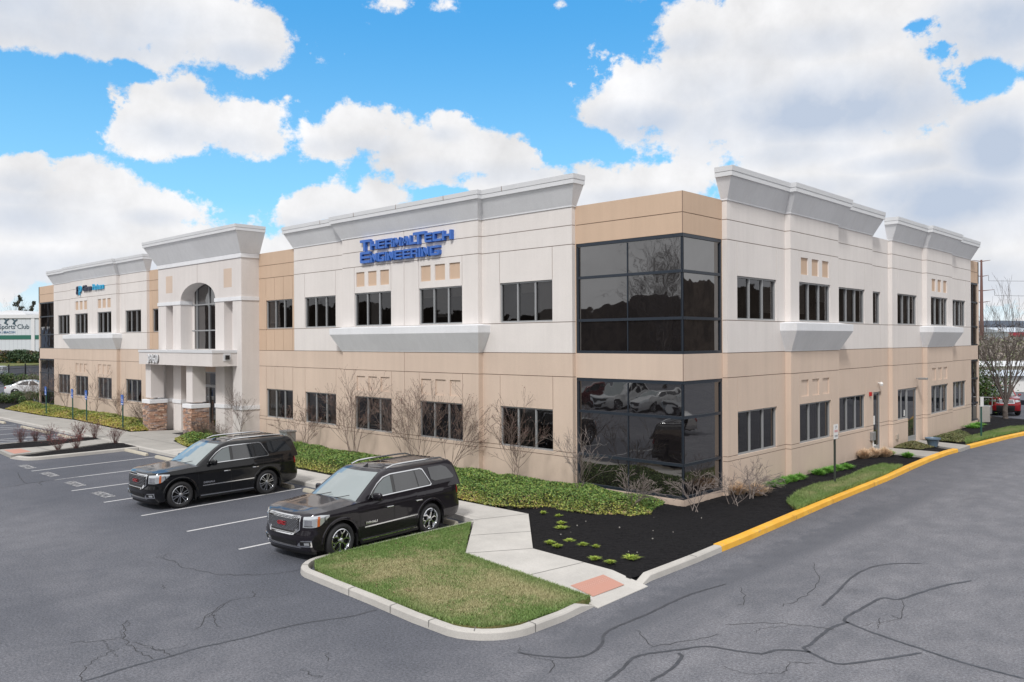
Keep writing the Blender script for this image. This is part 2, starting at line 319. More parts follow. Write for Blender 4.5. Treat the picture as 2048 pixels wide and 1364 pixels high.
def pip(P, poly):
    x, y = P[:, 0], P[:, 1]; ins = np.zeros(len(P), bool); n = len(poly); j = n-1
    for i in range(n):
        xi, yi = poly[i]; xj, yj = poly[j]
        with np.errstate(divide='ignore', invalid='ignore'):
            ins ^= ((yi > y) != (yj > y)) & (x < (xj-xi)*(y-yi)/(yj-yi+1e-12)+xi)
        j = i
    return ins
def edist(P, poly):
    d = np.full(len(P), 1e9); n = len(poly)
    for i in range(n):
        a = np.array(poly[i], float); b = np.array(poly[(i+1) % n], float); ab = b-a; t = np.clip(((P[:, :2]-a)@ab)/(ab@ab+1e-12), 0, 1)
        d = np.minimum(d, np.linalg.norm(P[:, :2]-(a+t[:, None]*ab), axis=1))
    return d
def vnoise(P, s, seed=0):
    """smooth value noise 0..1"""
    q = P[:, :2]*s; i = np.floor(q).astype(int); f = q-i; f = f*f*(3-2*f)
    def h(a, b): v = np.sin(a*127.1+b*311.7+seed*74.7)*43758.5453; return v-np.floor(v)
    x, y = i[:, 0], i[:, 1]
    return (h(x, y)*(1-f[:, 0])+h(x+1, y)*f[:, 0])*(1-f[:, 1])+(h(x, y+1)*(1-f[:, 0])+h(x+1, y+1)*f[:, 0])*f[:, 1]
def scatter(poly, n):
    p = np.array(poly, float); lo, hi = p.min(0), p.max(0); out = []
    while sum(len(o) for o in out) < n:
        q = lo+rng.random((n*2, 2))*(hi-lo); out.append(q[pip(q, poly)])
    return np.vstack(out)[:n]
def leaves(name, P, size, cols, up=.5, parent=None, loc=None, asp=.55):
    """one small pointed leaf face per point"""
    n = len(P); a = rng.normal(size=(n, 3)); a[:, 2] *= (1-up); a /= np.linalg.norm(a, axis=1)[:, None]+1e-9
    b = rng.normal(size=(n, 3)); b -= (b*a).sum(1)[:, None]*a; b[:, 2] *= .6; b /= np.linalg.norm(b, axis=1)[:, None]+1e-9
    s = size*(.6+.8*rng.random(n))[:, None]; V = np.stack([P-a*s, P+b*s*asp, P+a*s, P-b*s*asp], 1).reshape(-1, 3); F = np.arange(n*4).reshape(n, 4)
    return npmesh(name, V, F, M_LEAF, cols, parent, loc)
# ================================================================== THE SITE
gb = MB().quad((-900, -900, -.03), (900, -900, -.03), (900, 1400, -.03), (-900, 1400, -.03))
def fieldfn(n, b, pos):
    k = n.noise(pos, .02, 6, .6); n.put(b.inputs['Base Color'], n.mix(n.ramp(k, .4, .6), (.10, .10, .055, 1), (.16, .14, .09, 1)))
struct(gb.build('ground', mat('winter_field', rough=.95, fn=fieldfn)))
M_LOT = M_ASPH
struct(MB().quad((-208, -75, 0), (60, -75, 0), (60, 75, 0), (-208, 75, 0)).build('parking_lot', M_ASPH))
def poly_slab(name, pts, z0, z1, m): return struct(MB().prism(pts, z0, z1).build(name, m))
# planted pad under everything inside the kerbs
def mulch(name, poly, z=.09, mound=.09, step=.09, wid=.7):
    p = np.array(poly); lo, hi = p.min(0)-step, p.max(0)+step
    xs = np.arange(lo[0], hi[0]+step, step); ys = np.arange(lo[1], hi[1]+step, step); X, Y = np.meshgrid(xs, ys, indexing='ij'); P = np.stack([X.ravel(), Y.ravel()], 1)
    ins = pip(P, poly); d = np.where(ins, edist(P, poly), 0); r = rng.random(len(P))
    Z = z+np.clip(d/wid, 0, 1)*mound+(r-.5)*.028*(d > .1)+(vnoise(P, 1.6)-.5)*.07*np.clip(d, 0, 1)
    V = np.stack([P[:, 0]+(r-.5)*.04, P[:, 1], Z], 1); nx, ny = len(xs), len(ys); I = np.arange(nx*ny).reshape(nx, ny)
    C = ((X[:-1, :-1]+X[1:, 1:])/2, (Y[:-1, :-1]+Y[1:, 1:])/2); k = pip(np.stack([C[0].ravel(), C[1].ravel()], 1), poly)
    F = np.stack([I[:-1, :-1].ravel(), I[1:, :-1].ravel(), I[1:, 1:].ravel(), I[:-1, 1:].ravel()], 1)[k]
    o = npmesh(name, V, F, M_MULCH, smooth=False); o['kind'] = 'stuff'; return o
KR = [(3.32, -7.2), (3.30, -5.0), (3.22, -3.6), (3.08, 0), (2.9, 3.5), (2.8, 6.5), (2.72, 9.5), (2.52, 13.0), (2.38, 16.0), (2.36, 18.4), (2.44, 19.6)]
KR2 = [(2.52, 21.4), (2.7, 23.9), (2.95, 26.8), (3.3, 29.8), (3.8, 33.0), (4.6, 36.5)]
mb1 = [(-3.2, -4.3), (-2.75, -4.15), (0.04, -7.05), (3.2, -7.35)]+[(x-.12, y) for x, y in KR[1:8]]+[(2.3, 15.9), (0, 16.2), (-.1, .1), (-4, .1), (-4.2, -4.25)]
mulch('mulch_bed', mb1)
mulch('mulch_bed', [(-.1, 17.95), (2.2, 18.1), (2.25, 19.6), (-.1, 20.9)], mound=.05, step=.1)
mulch('mulch_bed', [(-.1, 22.1), (2.35, 21.5), (3.1, 29.6), (3.7, 33.0), (4.4, 36.6), (-2.4, 39.5), (-3.5, 34.2), (-.1, 33.9)], step=.12)
poly_slab('mulch_base', [(-70, -4.3), (-3.4, -4.3), (-3.4, 1), (-70, 1)], .0, .10, M_MULCH)
# walks
WJ = mat('walk_joint', (.14, .135, .13), .95)
poly_slab('walkway', [(-25.2, -5.42), (-5.6, -5.42), (-3.35, -5.8), (-.86, -8.49), (2.62, -9.02), (2.62, -7.25), (.04, -7.05), (-2.75, -4.15), (-25.2, -4.12)], .0, .15, M_WALK)
poly_slab('entrance_walkway', [(-33.3, -5.42), (-25.2, -5.42), (-25.2, -4.12), (-28.5, -3.4), (-29.9, -2.4), (-28.9, -.3), (-33.4, -.3), (-34.6, -3.2)], .0, .148, M_WALK2)
poly_slab('walkway', [(-62, -5.42), (-33.3, -5.42), (-34.6, -3.2), (-45, -2.75), (-50, -3.2), (-58.5, -3.35), (-62, -3.2)], .0, .15, M_WALK2)
poly_slab('median_walkway', [(-31.6, -10.6), (-28.9, -10.75), (-29.3, -9), (-29.8, -7.4), (-30.4, -5.9), (-29.8, -5.3), (-33.7, -5.3), (-32.3, -6.4), (-31.2, -8.5)], .0, .146, M_WALK2)
poly_slab('door_walkway', [(-.1, 16.2), (2.42, 16.05), (2.42, 18.0), (-.1, 17.95)], .0, .152, M_WALK2)
poly_slab('door_walkway', [(-.1, 20.9), (2.25, 19.75), (2.62, 19.7), (2.62, 21.35), (2.4, 21.45), (-.1, 22.1)], .0, .152, M_WALK2)
wj = MB()
for a, b in [((-2.07, -7.15), (-1.2, -5.75)), ((-.86, -8.49), (.04, -7.05)), ((1.5, -8.85), (1.75, -7.2)), ((-3.35, -5.8), (-2.75, -4.15))]+[((x, -5.42), (x+.03, -4.13)) for x in (-6.4, -9.4, -12.4, -15.4, -18.4, -21.4, -24.4)]+[((x, -5.42), (x, -3.3)) for x in (-37, -40, -43, -46, -49, -52, -55, -58)]+[((-33.2, -3.9), (-26.5, -3.9)), ((-30, -5.4), (-30, -.4)), ((-31.4, -9), (-29.2, -9))]:
    a = Vector((*a, .1535)); b = Vector((*b, .1535)); n = (b-a).normalized().cross(Vector((0, 0, 1)))*.012; wj.quad(a-n, b-n, b+n, a+n)
struct(wj.build('walkway_joints', WJ))
struct(MB().add([(2.66, -8.78, .152), (3.3, -8.84, .070), (3.3, -7.75, .070), (2.68, -7.67, .150)], [(0, 1, 2, 3)]).build('tactile_paving', M_PAD))
struct(MB().prism([(-31.2, -10.45), (-29.3, -10.5), (-29.5, -9.75), (-31.1, -9.75)], .146, .155).build('tactile_paving', M_PAD))
mulch('median_mulch_bed', [(-28.45, -10.55), (-27.75, -10.3), (-27.5, -9.6), (-27.6, -5.45), (-29.7, -5.35), (-30.25, -5.95), (-29.5, -7.6), (-29.1, -9.2)], step=.12, z=.12)
mulch('median_mulch_bed', [(-32.3, -10.6), (-31.6, -10.3), (-31.2, -8.5), (-31.95, -6.5), (-32.1, -5.4), (-33.7, -5.35), (-33.9, -10.3)], step=.12, z=.12)
rp = MB(); rp.add([(2.62, -9.02, .15), (3.7, -9.19, .012), (3.62, -7.34, .012), (2.62, -7.25, .15), (2.62, -9.02, 0), (3.7, -9.19, 0), (3.62, -7.34, 0), (2.62, -7.25, 0)], [(0, 1, 2, 3), (0, 4, 5, 1), (1, 5, 6, 2), (2, 6, 7, 3)]); struct(rp.build('kerb_ramp', M_WALK))
# kerbs
def kerb(name, path, m, h=.152, w=.17, ramp=(0, 0), side=1):
    """kerb body swept along its outer foot; side +1: body lies to the left of the path"""
    mb = MB(); P = [Vector((x, y, 0)) for x, y in path]; n = len(P); prof = [(0, 0), (.012, h-.03), (.035, h-.004), (.06, h), (w, h), (w, 0)]
    for i, p in enumerate(P):
        d = (P[min(i+1, n-1)]-P[max(i-1, 0)]).normalized(); nrm = Vector((-d.y, d.x, 0))*side; k = 1
        if i == 0 and ramp[0]: k = .12
        if i == n-1 and ramp[1]: k = .12
        for a, b in prof: mb.v.append(tuple(p+nrm*a+Vector((0, 0, b*k))))
    q = len(prof)
    for i in range(n-1):
        for j in range(q-1): mb.f.append((i*q+j, i*q+j+1, (i+1)*q+j+1, (i+1)*q+j)); mb.m.append(0)
    mb.f += [tuple(range(q)), tuple((n-1)*q+j for j in range(q))]; mb.m += [0, 0]
    # expansion joints
    return struct(mb.build(name, m, smooth=35))
def arc(c, r, a0, a1, n=8): return [(c[0]+r*math.cos(math.radians(a0+(a1-a0)*i/n)), c[1]+r*math.sin(math.radians(a0+(a1-a0)*i/n))) for i in range(n+1)]
isl = [(-3.36, -5.75), (-3.36, -8), (-3.32, -10.6)]+arc((-2.3, -10.95), 1.02, 178, 262, 7)+[(-1.4, -12.02), (.2, -12.1), (1.6, -12.2)]+arc((2.5, -11.05), 1.17, 276, 352, 7)+[(3.68, -10.2), (3.62, -9.6), (3.58, -9.15)]
kerb('kerb', isl, M_KERB, ramp=(0, 1))
kerb('kerb', [(3.5, -7.38), (3.44, -6.95), (3.42, -5), (3.36, -3.7)], M_KERB, ramp=(1, 0), w=.2)
kerb('yellow_kerb', [(x+.13, y) for x, y in [(3.23, -3.69), (3.2, -2.5)]+KR[3:]], M_YEL, w=.24, h=.16)
kerb('yellow_kerb', [(x+.13, y) for x, y in KR2], M_YEL, w=.22, h=.16)
kerb('kerb', [(-3.36, -5.62), (-62, -5.55)], M_KERB, side=-1, w=.18)
kerb('kerb', [(-27.42, -5.62), (-27.3, -8)]+arc((-28.0, -9.9), .72, 10, -80, 6)+[(-28.3, -10.72), (-28.9, -10.8)], M_KERB, side=-1, ramp=(0, 1))
kerb('kerb', [(-34.2, -5.62), (-34.2, -10.3), (-33.8, -10.75), (-31.6, -10.75)], M_KERB, side=1, ramp=(0, 1))
# kerb joints
kj = MB()
for (x, y), (dx, dy) in [((-2.95, -11.72), (.16, .1)), ((-.6, -12.06), (0, .19)), ((.9, -12.15), (0, .19)), ((2.1, -12.2), (0, .2)), ((3.1, -12.0), (-.13, .16)), ((3.66, -11), (-.2, .02)), ((3.4, -5), (-.2, 0)), ((3.26, .8), (-.26, 0)), ((3.03, 4), (-.26, 0)), ((2.9, 8), (-.26, 0)), ((-3.36, -8), (.18, 0))]:
    a = Vector((x, y, .0)); t = Vector((dx, dy, 0)); n = t.normalized().cross(Vector((0, 0, 1)))*.008; o = -t.normalized()*.004
    kj.quad(a-n+o+Vector((0, 0, .158)), a-n+t+Vector((0, 0, .158)), a+n+t+Vector((0, 0, .158)), a+n+o+Vector((0, 0, .158))); kj.quad(a-n+o, a+n+o, a+n+o+Vector((0, 0, .158)), a-n+o+Vector((0, 0, .158)))
struct(kj.build('kerb_joints', WJ))
# markings
ln = MB()
def line(mb, a, b, w=.1, z=.004):
    a = Vector((*a, z)); b = Vector((*b, z)); n = (b-a).normalized().cross(Vector((0, 0, 1)))*w/2; mb.quad(a-n, b-n, b+n, a+n)
for x0, x1, y1 in [(-5.83, -5.95, -5.95), (-8.74, -8.98, -5.95), (-11.79, -12.2, -5.95), (-14.84, -15.15, -5.95), (-17.92, -18.1, -5.95)]: line(ln, (x0, -11.75+.12*(x1-x0+.2)), (x1, y1))
line(ln, (-24.0, -11.3), (-24.32, -5.95)); line(ln, (-20.98, -10.5), (-21.2, -5.95))
for a, b in [((-45.8, -10.5), (-46, -5.95)), ((-43.2, -10.5), (-43.3, -5.95)), ((-40.2, -10.5), (-40.4, -5.95)), ((-37.6, -10.5), (-37.75, -5.95)), ((-35.9, -10.5), (-36.1, -5.95)), ((-45.9, -8), (-43.3, -6.1)), ((-45.8, -9.8), (-43.3, -7.9)), ((-37.7, -7.8), (-36.1, -6.2)), ((-37.6, -9.6), (-36.0, -8)), ((-49, -10.5), (-49.1, -5.95)), ((-52, -10.5), (-52.1, -5.95))]: line(ln, a, b)
struct(ln.build('stall_lines', M_LINE))
fl = MB(); line(fl, (-20.9, -11.4), (-20.98, -10.5)); struct(fl.build('faded_stall_line', M_FADE))
for cx, cy in [(-25.43, -11.0), (-22.5, -11.02), (-19.35, -11.1), (-16.3, -11.2)]:
    t = text_mb('VISITOR', .46, .004, 'CENTER', bold=.012, sx=.86); xf(t, lambda x, y, z: (cx+x, cy-.32+y*1.15+.08, .007+z)); struct(t.build('painted_visitor_word', M_FADE))
# sealed and fine cracks, drawn on the asphalt
def strip(mb, pts, w, z, wob=0):
    P = [Vector((x, y, z)) for x, y in pts]; Q = []
    for i in range(len(P)-1):
        for k in range(6):
            t = k/6; p0, p1, p2, p3 = P[max(i-1, 0)], P[i], P[i+1], P[min(i+2, len(P)-1)]
            Q.append(.5*((2*p1)+(p2-p0)*t+(2*p0-5*p1+4*p2-p3)*t*t+(-p0+3*p1-3*p2+p3)*t**3)+Vector((random.uniform(-wob, wob), random.uniform(-wob, wob), 0)))
    Q.append(P[-1]); o = len(mb.v); n = len(Q)
    for i, p in enumerate(Q):
        d = (Q[min(i+1, n-1)]-Q[max(i-1, 0)]).normalized(); ww = w*random.uniform(.88, 1.12)*(min(i, n-1-i)/2+.5 if min(i, n-1-i) < 1 else 1)/2; nn = Vector((-d.y, d.x, 0))*ww; mb.v += [tuple(p-nn), tuple(p+nn)]
    for i in range(n-1): mb.f.append((o+2*i, o+2*i+2, o+2*i+3, o+2*i+1)); mb.m.append(0)
def gp(u, v):
    d = ray(u, v); t = -CAM.z/d.z; return (CAM.x+d.x*t, CAM.y+d.y*t)
SE = lambda a, b: gp(1020+a/1.992, 1060+b/1.992)
SF = lambda a, b: gp(a/2.695, 1000+b/2.695)
seal = MB()
for pts, wd in [([(30, 487), (120, 502), (250, 508), (320, 493), (365, 455), (380, 410), (450, 375), (550, 335), (640, 290), (740, 250), (860, 215)], .055),
                ([(380, 604), (440, 560), (490, 510), (560, 492), (670, 478), (780, 464), (880, 478), (1000, 493), (1070, 478), (1190, 487), (1270, 525), (1340, 534), (1460, 518), (1640, 490)], .06),
                ([(670, 490), (686, 508), (640, 555), (560, 603)], .06), ([(1196, 489), (1172, 470), (1200, 455), (1240, 420), (1290, 385), (1345, 368)], .065),
                ([(1245, 303), (1300, 250), (1360, 190), (1430, 152), (1520, 135), (1640, 134)], .055), ([(1346, 372), (1334, 352), (1400, 315), (1480, 272), (1550, 277), (1640, 248), (1730, 222), (1840, 202)], .065),
                ([(1338, 366), (1420, 400), (1520, 435), (1640, 475), (1760, 515), (1900, 555), (2048, 592)], .06)]:
    strip(seal, [SE(*q) for q in pts], wd, .005, .01)
strip(seal, [SF(*q) for q in [(450, 978), (560, 945), (700, 900), (830, 865), (930, 840), (1060, 800), (1200, 770), (1360, 733), (1500, 695), (1640, 665), (1760, 645), (1880, 630), (2030, 592)]], .05, .005, .01)
struct(seal.build('crack_sealer', M_CRACK))
fc = MB()
def crack(pts, w=.011, wob=.05, br=.25):
    strip(fc, pts, w, .005, wob)
    for i in range(len(pts)-1):
        if random.random() < br:
            x, y = pts[i]; a = random.uniform(0, 6.28); q = [(x, y)]
            for k in range(4): a += random.uniform(-.7, .7); x += .25*math.cos(a); y += .25*math.sin(a); q.append((x, y))
            strip(fc, q, w*.6, .005, .03)
for pts in [[(840, 310), (940, 330), (965, 355), (1060, 378), (1200, 400), (1400, 405), (1640, 375)], [(1370, 490), (1365, 520), (1270, 535), (1190, 580), (1150, 615), (1160, 660), (1185, 690)], [(1150, 620), (1100, 635)],
            [(680, 650), (662, 735), (720, 800), (830, 860)], [(662, 740), (560, 755), (380, 770)], [(720, 770), (830, 800), (940, 840)], [(450, 978), (440, 930), (520, 860), (640, 800)], [(880, 455), (882, 480)], [(1190, 560), (1050, 700)], [(1765, 825), (1758, 870)], [(1620, 910), (1680, 945), (1740, 955)]]:
    crack([SF(*q) for q in pts])
for pts in [[(1215, 130), (1225, 220), (1150, 275), (1075, 305)], [(925, 230), (940, 290), (905, 300)], [(1565, 280), (1560, 350), (1520, 340)], [(1480, 350), (1465, 395)], [(560, 465), (720, 440), (840, 420)], [(570, 462), (500, 400)], [(860, 380), (1000, 370), (1130, 375), (1300, 400)], [(1090, 575), (1120, 530), (1220, 535)], [(180, 520), (160, 570)]]:
    crack([SE(*q) for q in pts], .012)
D4 = lambda a, b: gp(a/6.4, 800+b/6.4)
crack([D4(*q) for q in [(0, 1125), (200, 1100), (340, 1070), (560, 1040), (730, 1020)]], .03, .03); crack([D4(*q) for q in [(230, 930), (280, 1010), (340, 1070)]], .02); crack([D4(*q) for q in [(0, 835), (200, 810)]], .02)
struct(fc.build('fine_cracks', M_FINE))
pt = MB()   # dark patched strip beside the drive kerb
# ------------------------------------------------------------------ turf and grass
def grass(name, poly, n, h, tan=.5, label=None):
    P = scatter(poly, n); d = edist(P, poly); nz = .55*vnoise(P, .75, 3)+.3*vnoise(P, 2.3, 5)+.15*vnoise(P, 7, 9); t = np.clip((nz-.42)*4+rng.normal(0, .35, n), 0, 1)*tan*np.clip(d/.7+.15, 0, 1)
    hh = h*(.5+.8*rng.random(n))*(1+.5*(d < .12)); ang = rng.random(n)*6.283; lean = rng.normal(0, .45, (n, 2))*hh[:, None]; wv = .006+.005*rng.random(n)
    B = np.column_stack([P, np.full(n, .145)]); s = np.column_stack([np.cos(ang)*wv, np.sin(ang)*wv, np.zeros(n)]); T = B+np.column_stack([lean, hh])
    V = np.stack([B-s, B+s, T], 1).reshape(-1, 3); F = np.arange(n*3).reshape(n, 3); g = np.array([.20, .29, .085]); y = np.array([.47, .41, .24]); g2 = np.array([.12, .215, .055])
    r = rng.random(n)[:, None]; c = (g*r+g2*(1-r))*(1-t[:, None])+y*t[:, None]; c = c*(.75+.5*rng.random(n))[:, None]
    o = npmesh(name, V, F, M_LEAF, c); return tag(o, label, 'grass', None, 'stuff')
LW = [(-3.17, -6.1), (-3.17, -10.7), (-2.95, -11.35), (-2.4, -11.72), (-1.4, -11.86), (.2, -11.92), (1.6, -12.0), (2.5, -12.02), (3.1, -11.75), (3.42, -11.1), (3.48, -10.2), (3.44, -9.1), (-.86, -8.52)]
poly_slab('turf', LW, 0, .143, M_TURF); grass('lawn_grass', LW, 150000, .04, .8, 'patchy green and straw lawn inside the pale kerbed island')
LR = [(2.22, 2.4), (2.91, 1.6), (2.84, 3.5), (2.75, 6.5), (2.66, 9.5), (2.45, 12.4), (1.75, 12.2), (1.66, 10.5), (1.85, 8.3), (1.88, 6.9), (1.66, 5.7), (1.78, 4.2)]
poly_slab('turf', LR, 0, .17, M_TURF); g2 = grass('verge_grass', LR, 42000, .07, .7, 'narrow grass strip along the yellow kerb and dark mulch')
g2.location.z = .03
LR2 = [(2.28, 21.9), (2.52, 23.9), (2.78, 26.8), (3.12, 29.8), (3.6, 32.8), (2.9, 32.6), (2.2, 31), (1.95, 27), (1.75, 24)]
poly_slab('turf', LR2, 0, .17, M_TURF); g3 = grass('verge_grass', LR2, 26000, .08, .6, 'far grass strip beyond the door path along the yellow kerb'); g3.location.z = .03
# ------------------------------------------------------------------ low evergreen ground cover
def cover(name, poly, n, h, label, size=.045, yel=None, wid=.8, dens=1, tintc=None):
    P = scatter(poly, n); d = edist(P, poly); top = h*np.clip(d/wid, .15, 1)**.6*(.75+.5*vnoise(P, 1.3, 2)); z = .1+top*(.55+.5*rng.random(n)**.5)
    base = np.array([.09, .20, .045]); lite = np.array([.21, .32, .075]); dk = np.array([.03, .075, .02]); r = rng.random(n)[:, None]; c = base*(1-r)+lite*r; m = rng.random(n) < .22; c[m] = dk
    if yel is not None:
        y = np.clip(yel(P, d)+rng.normal(0, .22, n), 0, 1)[:, None]; yc = np.where(rng.random(n)[:, None] < .75, np.array([.44, .41, .09]), np.array([.44, .27, .15])); c = c*(1-y)+yc*y*(.7+.6*rng.random(n)[:, None])
    if tintc is not None: c = c*.35+np.array(tintc)*(.6+.7*rng.random(n))[:, None]*.65
    lv = leaves(name, np.column_stack([P, z]), size, c, .5)
    step = .22; p = np.array(poly); lo, hi = p.min(0), p.max(0); xs = np.arange(lo[0], hi[0]+step, step); ys = np.arange(lo[1], hi[1]+step, step)
    X, Y = np.meshgrid(xs, ys, indexing='ij'); Q = np.stack([X.ravel(), Y.ravel()], 1); ins = pip(Q, poly); dd = np.where(ins, edist(Q, poly), 0)
    Z = .08+h*np.clip(dd/wid, 0, 1)**.6*(.75+.5*vnoise(Q, 1.3, 2))*.62; I = np.arange(len(Q)).reshape(X.shape); k = ins[I[:-1, :-1]]&ins[I[1:, 1:]]&ins[I[1:, :-1]]&ins[I[:-1, 1:]]
    F = np.stack([I[:-1, :-1][k], I[1:, :-1][k], I[1:, 1:][k], I[:-1, 1:][k]], 1); s = npmesh('soil_mound', np.column_stack([Q, Z]), F, M_SOIL, smooth=True); s['kind'] = 'structure'
    return tag(lv, label, 'ground cover', None, 'stuff')
IV = [(-25.1, -3.95), (-6.1, -4.05), (-4.3, -4.2), (-3.3, -3.9), (-2.8, -3.25), (-1.8, -3.3), (-1.1, -3.1), (-.6, -2.6), (-.1, -2.6), (.05, -1.9), (-.3, -1.1), (-.45, -.35), (-.9, -.06), (-4.2, -.06), (-4.4, -.3), (-25, -.3), (-25.6, -1), (-26.5, -2)]
yA = lambda P, d: np.clip(.9-d/.85, 0, 1)*(P[:, 1] < -1.6)*(.45+.8*vnoise(P, .9, 4))
cover('ivy_ground_cover', IV, 125000, .42, 'dense green and gold leafy ground cover between walkway and main wing', .032, yA)
IL = [(-58.5, -3.3), (-50, -3.15), (-45, -2.7), (-36.4, -3.05), (-34.6, -3.15), (-34.4, -1.6), (-35.9, -.3), (-57.3, -.3), (-61, -.2), (-62.5, -.9)]
cover('ivy_ground_cover', IL, 75000, .42, 'green and yellow ground cover behind the accessible parking signs', .048, lambda P, d: np.clip(1.0-d/1.7, 0, 1)*(P[:, 1] < -1)*(.5+.9*vnoise(P, .5, 4)))
cover('ivy_ground_cover', [(-29.2, -3.0), (-28.0, -3.5), (-26, -4.0), (-25.2, -4.0), (-25.6, -1), (-26.5, -1.1), (-28.8, -1.1), (-28.9, -2)], 9000, .5, 'small patch of ground cover at the foot of the right stone column', .045, lambda P, d: np.clip(.8-d/.6, 0, 1))
cover('heather_ground_cover', [(.2, 18.15), (1.3, 18.3), (1.6, 19.5), (.3, 20.6), (.05, 20.6), (.0, 18.4)], 7000, .28, 'brownish heather patch between the two door paths', .035, lambda P, d: .4+0*d, tintc=(.13, .105, .075))
cover('heather_ground_cover', [(.35, 22.3), (2.0, 21.9), (2.0, 23.4), (1.6, 25.5), (.9, 27.2), (.45, 27.2), (.4, 24)], 15000, .36, 'brownish green heather bed beyond the far door path', .038, lambda P, d: .3+.6*(vnoise(P, .8, 6)-.5), tintc=(.12, .115, .075))
# ================================================================== THE OFFICE BUILDING
bld = empty('office_building', (0, 0, 0), 'two storey cream and tan office building with grey cornices and dark corner glazing', 'office building')
ZW = [(1.37, 2.85), (5.96, 7.44)]
GH = [9.27, 8.61, 5.93, 4.84, 4.02, 1.40, 1.24]
T = 1e9
def facade(axis, L, bays, holes, joints, frz, ztan, ends):
    """height-field wall: bays (u0,u1,off,paint), holes (u0,u1,z0,z1), joints (u0,u1,z0,z1), frz (u0,u1,z0,z1,mat)"""
    us, zs = set(), {0, 9.93, 4.84}
    for b in bays: us |= {b[0], b[1]}
    for r in holes+joints+[f[:4] for f in frz]: us |= {r[0], r[1]}; zs |= {r[2], r[3]}
    for z in GH: zs |= {z-.012, z+.012}
    us = sorted(us); zs = sorted(z for z in zs if 0 <= z <= 9.93); nu, nz = len(us)-1, len(zs)-1
    D = np.zeros((nu, nz)); Mi = np.zeros((nu, nz), int); Hh = np.zeros((nu, nz), bool); eps = 1e-6
    for i in range(nu):
        u = (us[i]+us[i+1])/2
        b = next(b for b in bays if b[0]-eps <= u <= b[1]+eps)
        for j in range(nz):
            z = (zs[j]+zs[j+1])/2; d = b[2]; mi = b[3] if z > 4.84 else 1
            if any(abs(z-g) < .0125 for g in GH) and not b[4]: d -= .02; mi = 3
            for r in joints:
                if r[0] < u < r[1] and r[2] < z < r[3]: d = b[2]-.02; mi = 3
            for r in frz:
                if r[0] < u < r[1] and r[2] < z < r[3]: d = b[2]-.05; mi = r[4]
            for r in holes:
                if r[0] < u < r[1] and r[2] < z < r[3]: Hh[i, j] = True; d = b[2]-(r[4] if len(r) > 4 else .15)
            D[i, j] = d; Mi[i, j] = mi
    mb = MB()
    def P(u, d, z): return (u, -d, z) if axis == 0 else (d, u, z)
    for i in range(nu):
        for j in range(nz):
            if not Hh[i, j]: mb.quad(P(us[i], D[i, j], zs[j]), P(us[i+1], D[i, j], zs[j]), P(us[i+1], D[i, j], zs[j+1]), P(us[i], D[i, j], zs[j+1]), Mi[i, j])
            if i+1 < nu and abs(D[i, j]-D[i+1, j]) > 1e-6:
                a, b = D[i, j], D[i+1, j]; m = Mi[i, j] if a > b else Mi[i+1, j]; mb.quad(P(us[i+1], a, zs[j]), P(us[i+1], b, zs[j]), P(us[i+1], b, zs[j+1]), P(us[i+1], a, zs[j+1]), m)
            if j+1 < nz and abs(D[i, j]-D[i, j+1]) > 1e-6:
                a, b = D[i, j], D[i, j+1]; m = Mi[i, j] if a > b else Mi[i, j+1]; mb.quad(P(us[i], a, zs[j+1]), P(us[i+1], a, zs[j+1]), P(us[i+1], b, zs[j+1]), P(us[i], b, zs[j+1]), m)
    # parapet tops: wall thickness .3
    for b in bays: mb.quad(P(b[0], b[2], 9.93), P(b[1], b[2], 9.93), P(b[1], -.3, 9.93), P(b[0], -.3, 9.93), 3 if 0 else b[3]); mb.quad(P(b[0], -.3, 9.93), P(b[1], -.3, 9.93), P(b[1], -.3, 9.2), P(b[0], -.3, 9.2), b[3])
    return mb
P1, P2 = .18, .40; J = .0125
fw = []; fj = []; ff = []; wins = []     # front
def jn(lst, x, z0, z1): lst.append((x-J, x+J, z0, z1))
def block(x0, x1, mirror=False):
    """one front block: P1 P2 P1, x0 left, x1 right"""
    c = (x0+x1)/2; e = 4.43
    w = [(x0+.95, x0+3.57, P1), (c-3.52, c-.88, P2), (c+.95, c+3.55, P2), (x1-3.5, x1-.9, P1)]
    for a, b, off in w:
        for z0, z1 in ZW: fw.append((a, b, z0, z1)); wins.append((0, a, b, z0, z1, off))
        for x in (a, b): jn(fj, x, 7.44, 8.61); jn(fj, x, 2.85, 4.02)
    jn(fj, c, 0, 9.93)
    for a, b, _ in w[1:3]:
        m = (a+b)/2
        for k in (-1, 0, 1):
            ff.append((m+k*.87-.31, m+k*.87+.31, 7.72, 8.36, 2)); ff.append((m+k*.87-.31, m+k*.87+.31, 3.12, 3.75, 1))
    return [(x0, x0+e, P1, 0, 0), (x0+e, x1-e, P2, 0, 0), (x1-e, x1, P1, 0, 0)]
bays = [(-61.58, -57.3, 0, 2, 1)]+block(-57.3, -39.56)+[(-39.56, -35.8, 0, 2, 0), (-35.8, -25.82, .3, 0, 1), (-25.82, -22.02, 0, 2, 0)]+block(-22.02, -4.28)+[(-4.28, 0, 0, 2, 1)]
for a, b in [(-25.03, -22.47), (-39.11, -36.55)]:
    for z0, z1 in ZW: fw.append((a, b, z0, z1)); wins.append((0, a, b, z0, z1, 0))
    for k in range(4):
        x = a+(b-a)*k/3
        jn(fj, x, 7.44, 8.61); jn(fj, x, 2.85, 4.02); jn(fj, x, 4.84, 5.93); jn(fj, x, 0, 1.24)
# corner glazing openings and tower joints
cw = []
for a, b in [(-4.25, 0), (-61.58, -57.33)]:
    for z0, z1 in [(.3, 4.0), (4.84, 8.62)]: fw.append((a, b, z0, z1, .08))
    fj.append((a, b, 9.258, 9.282))
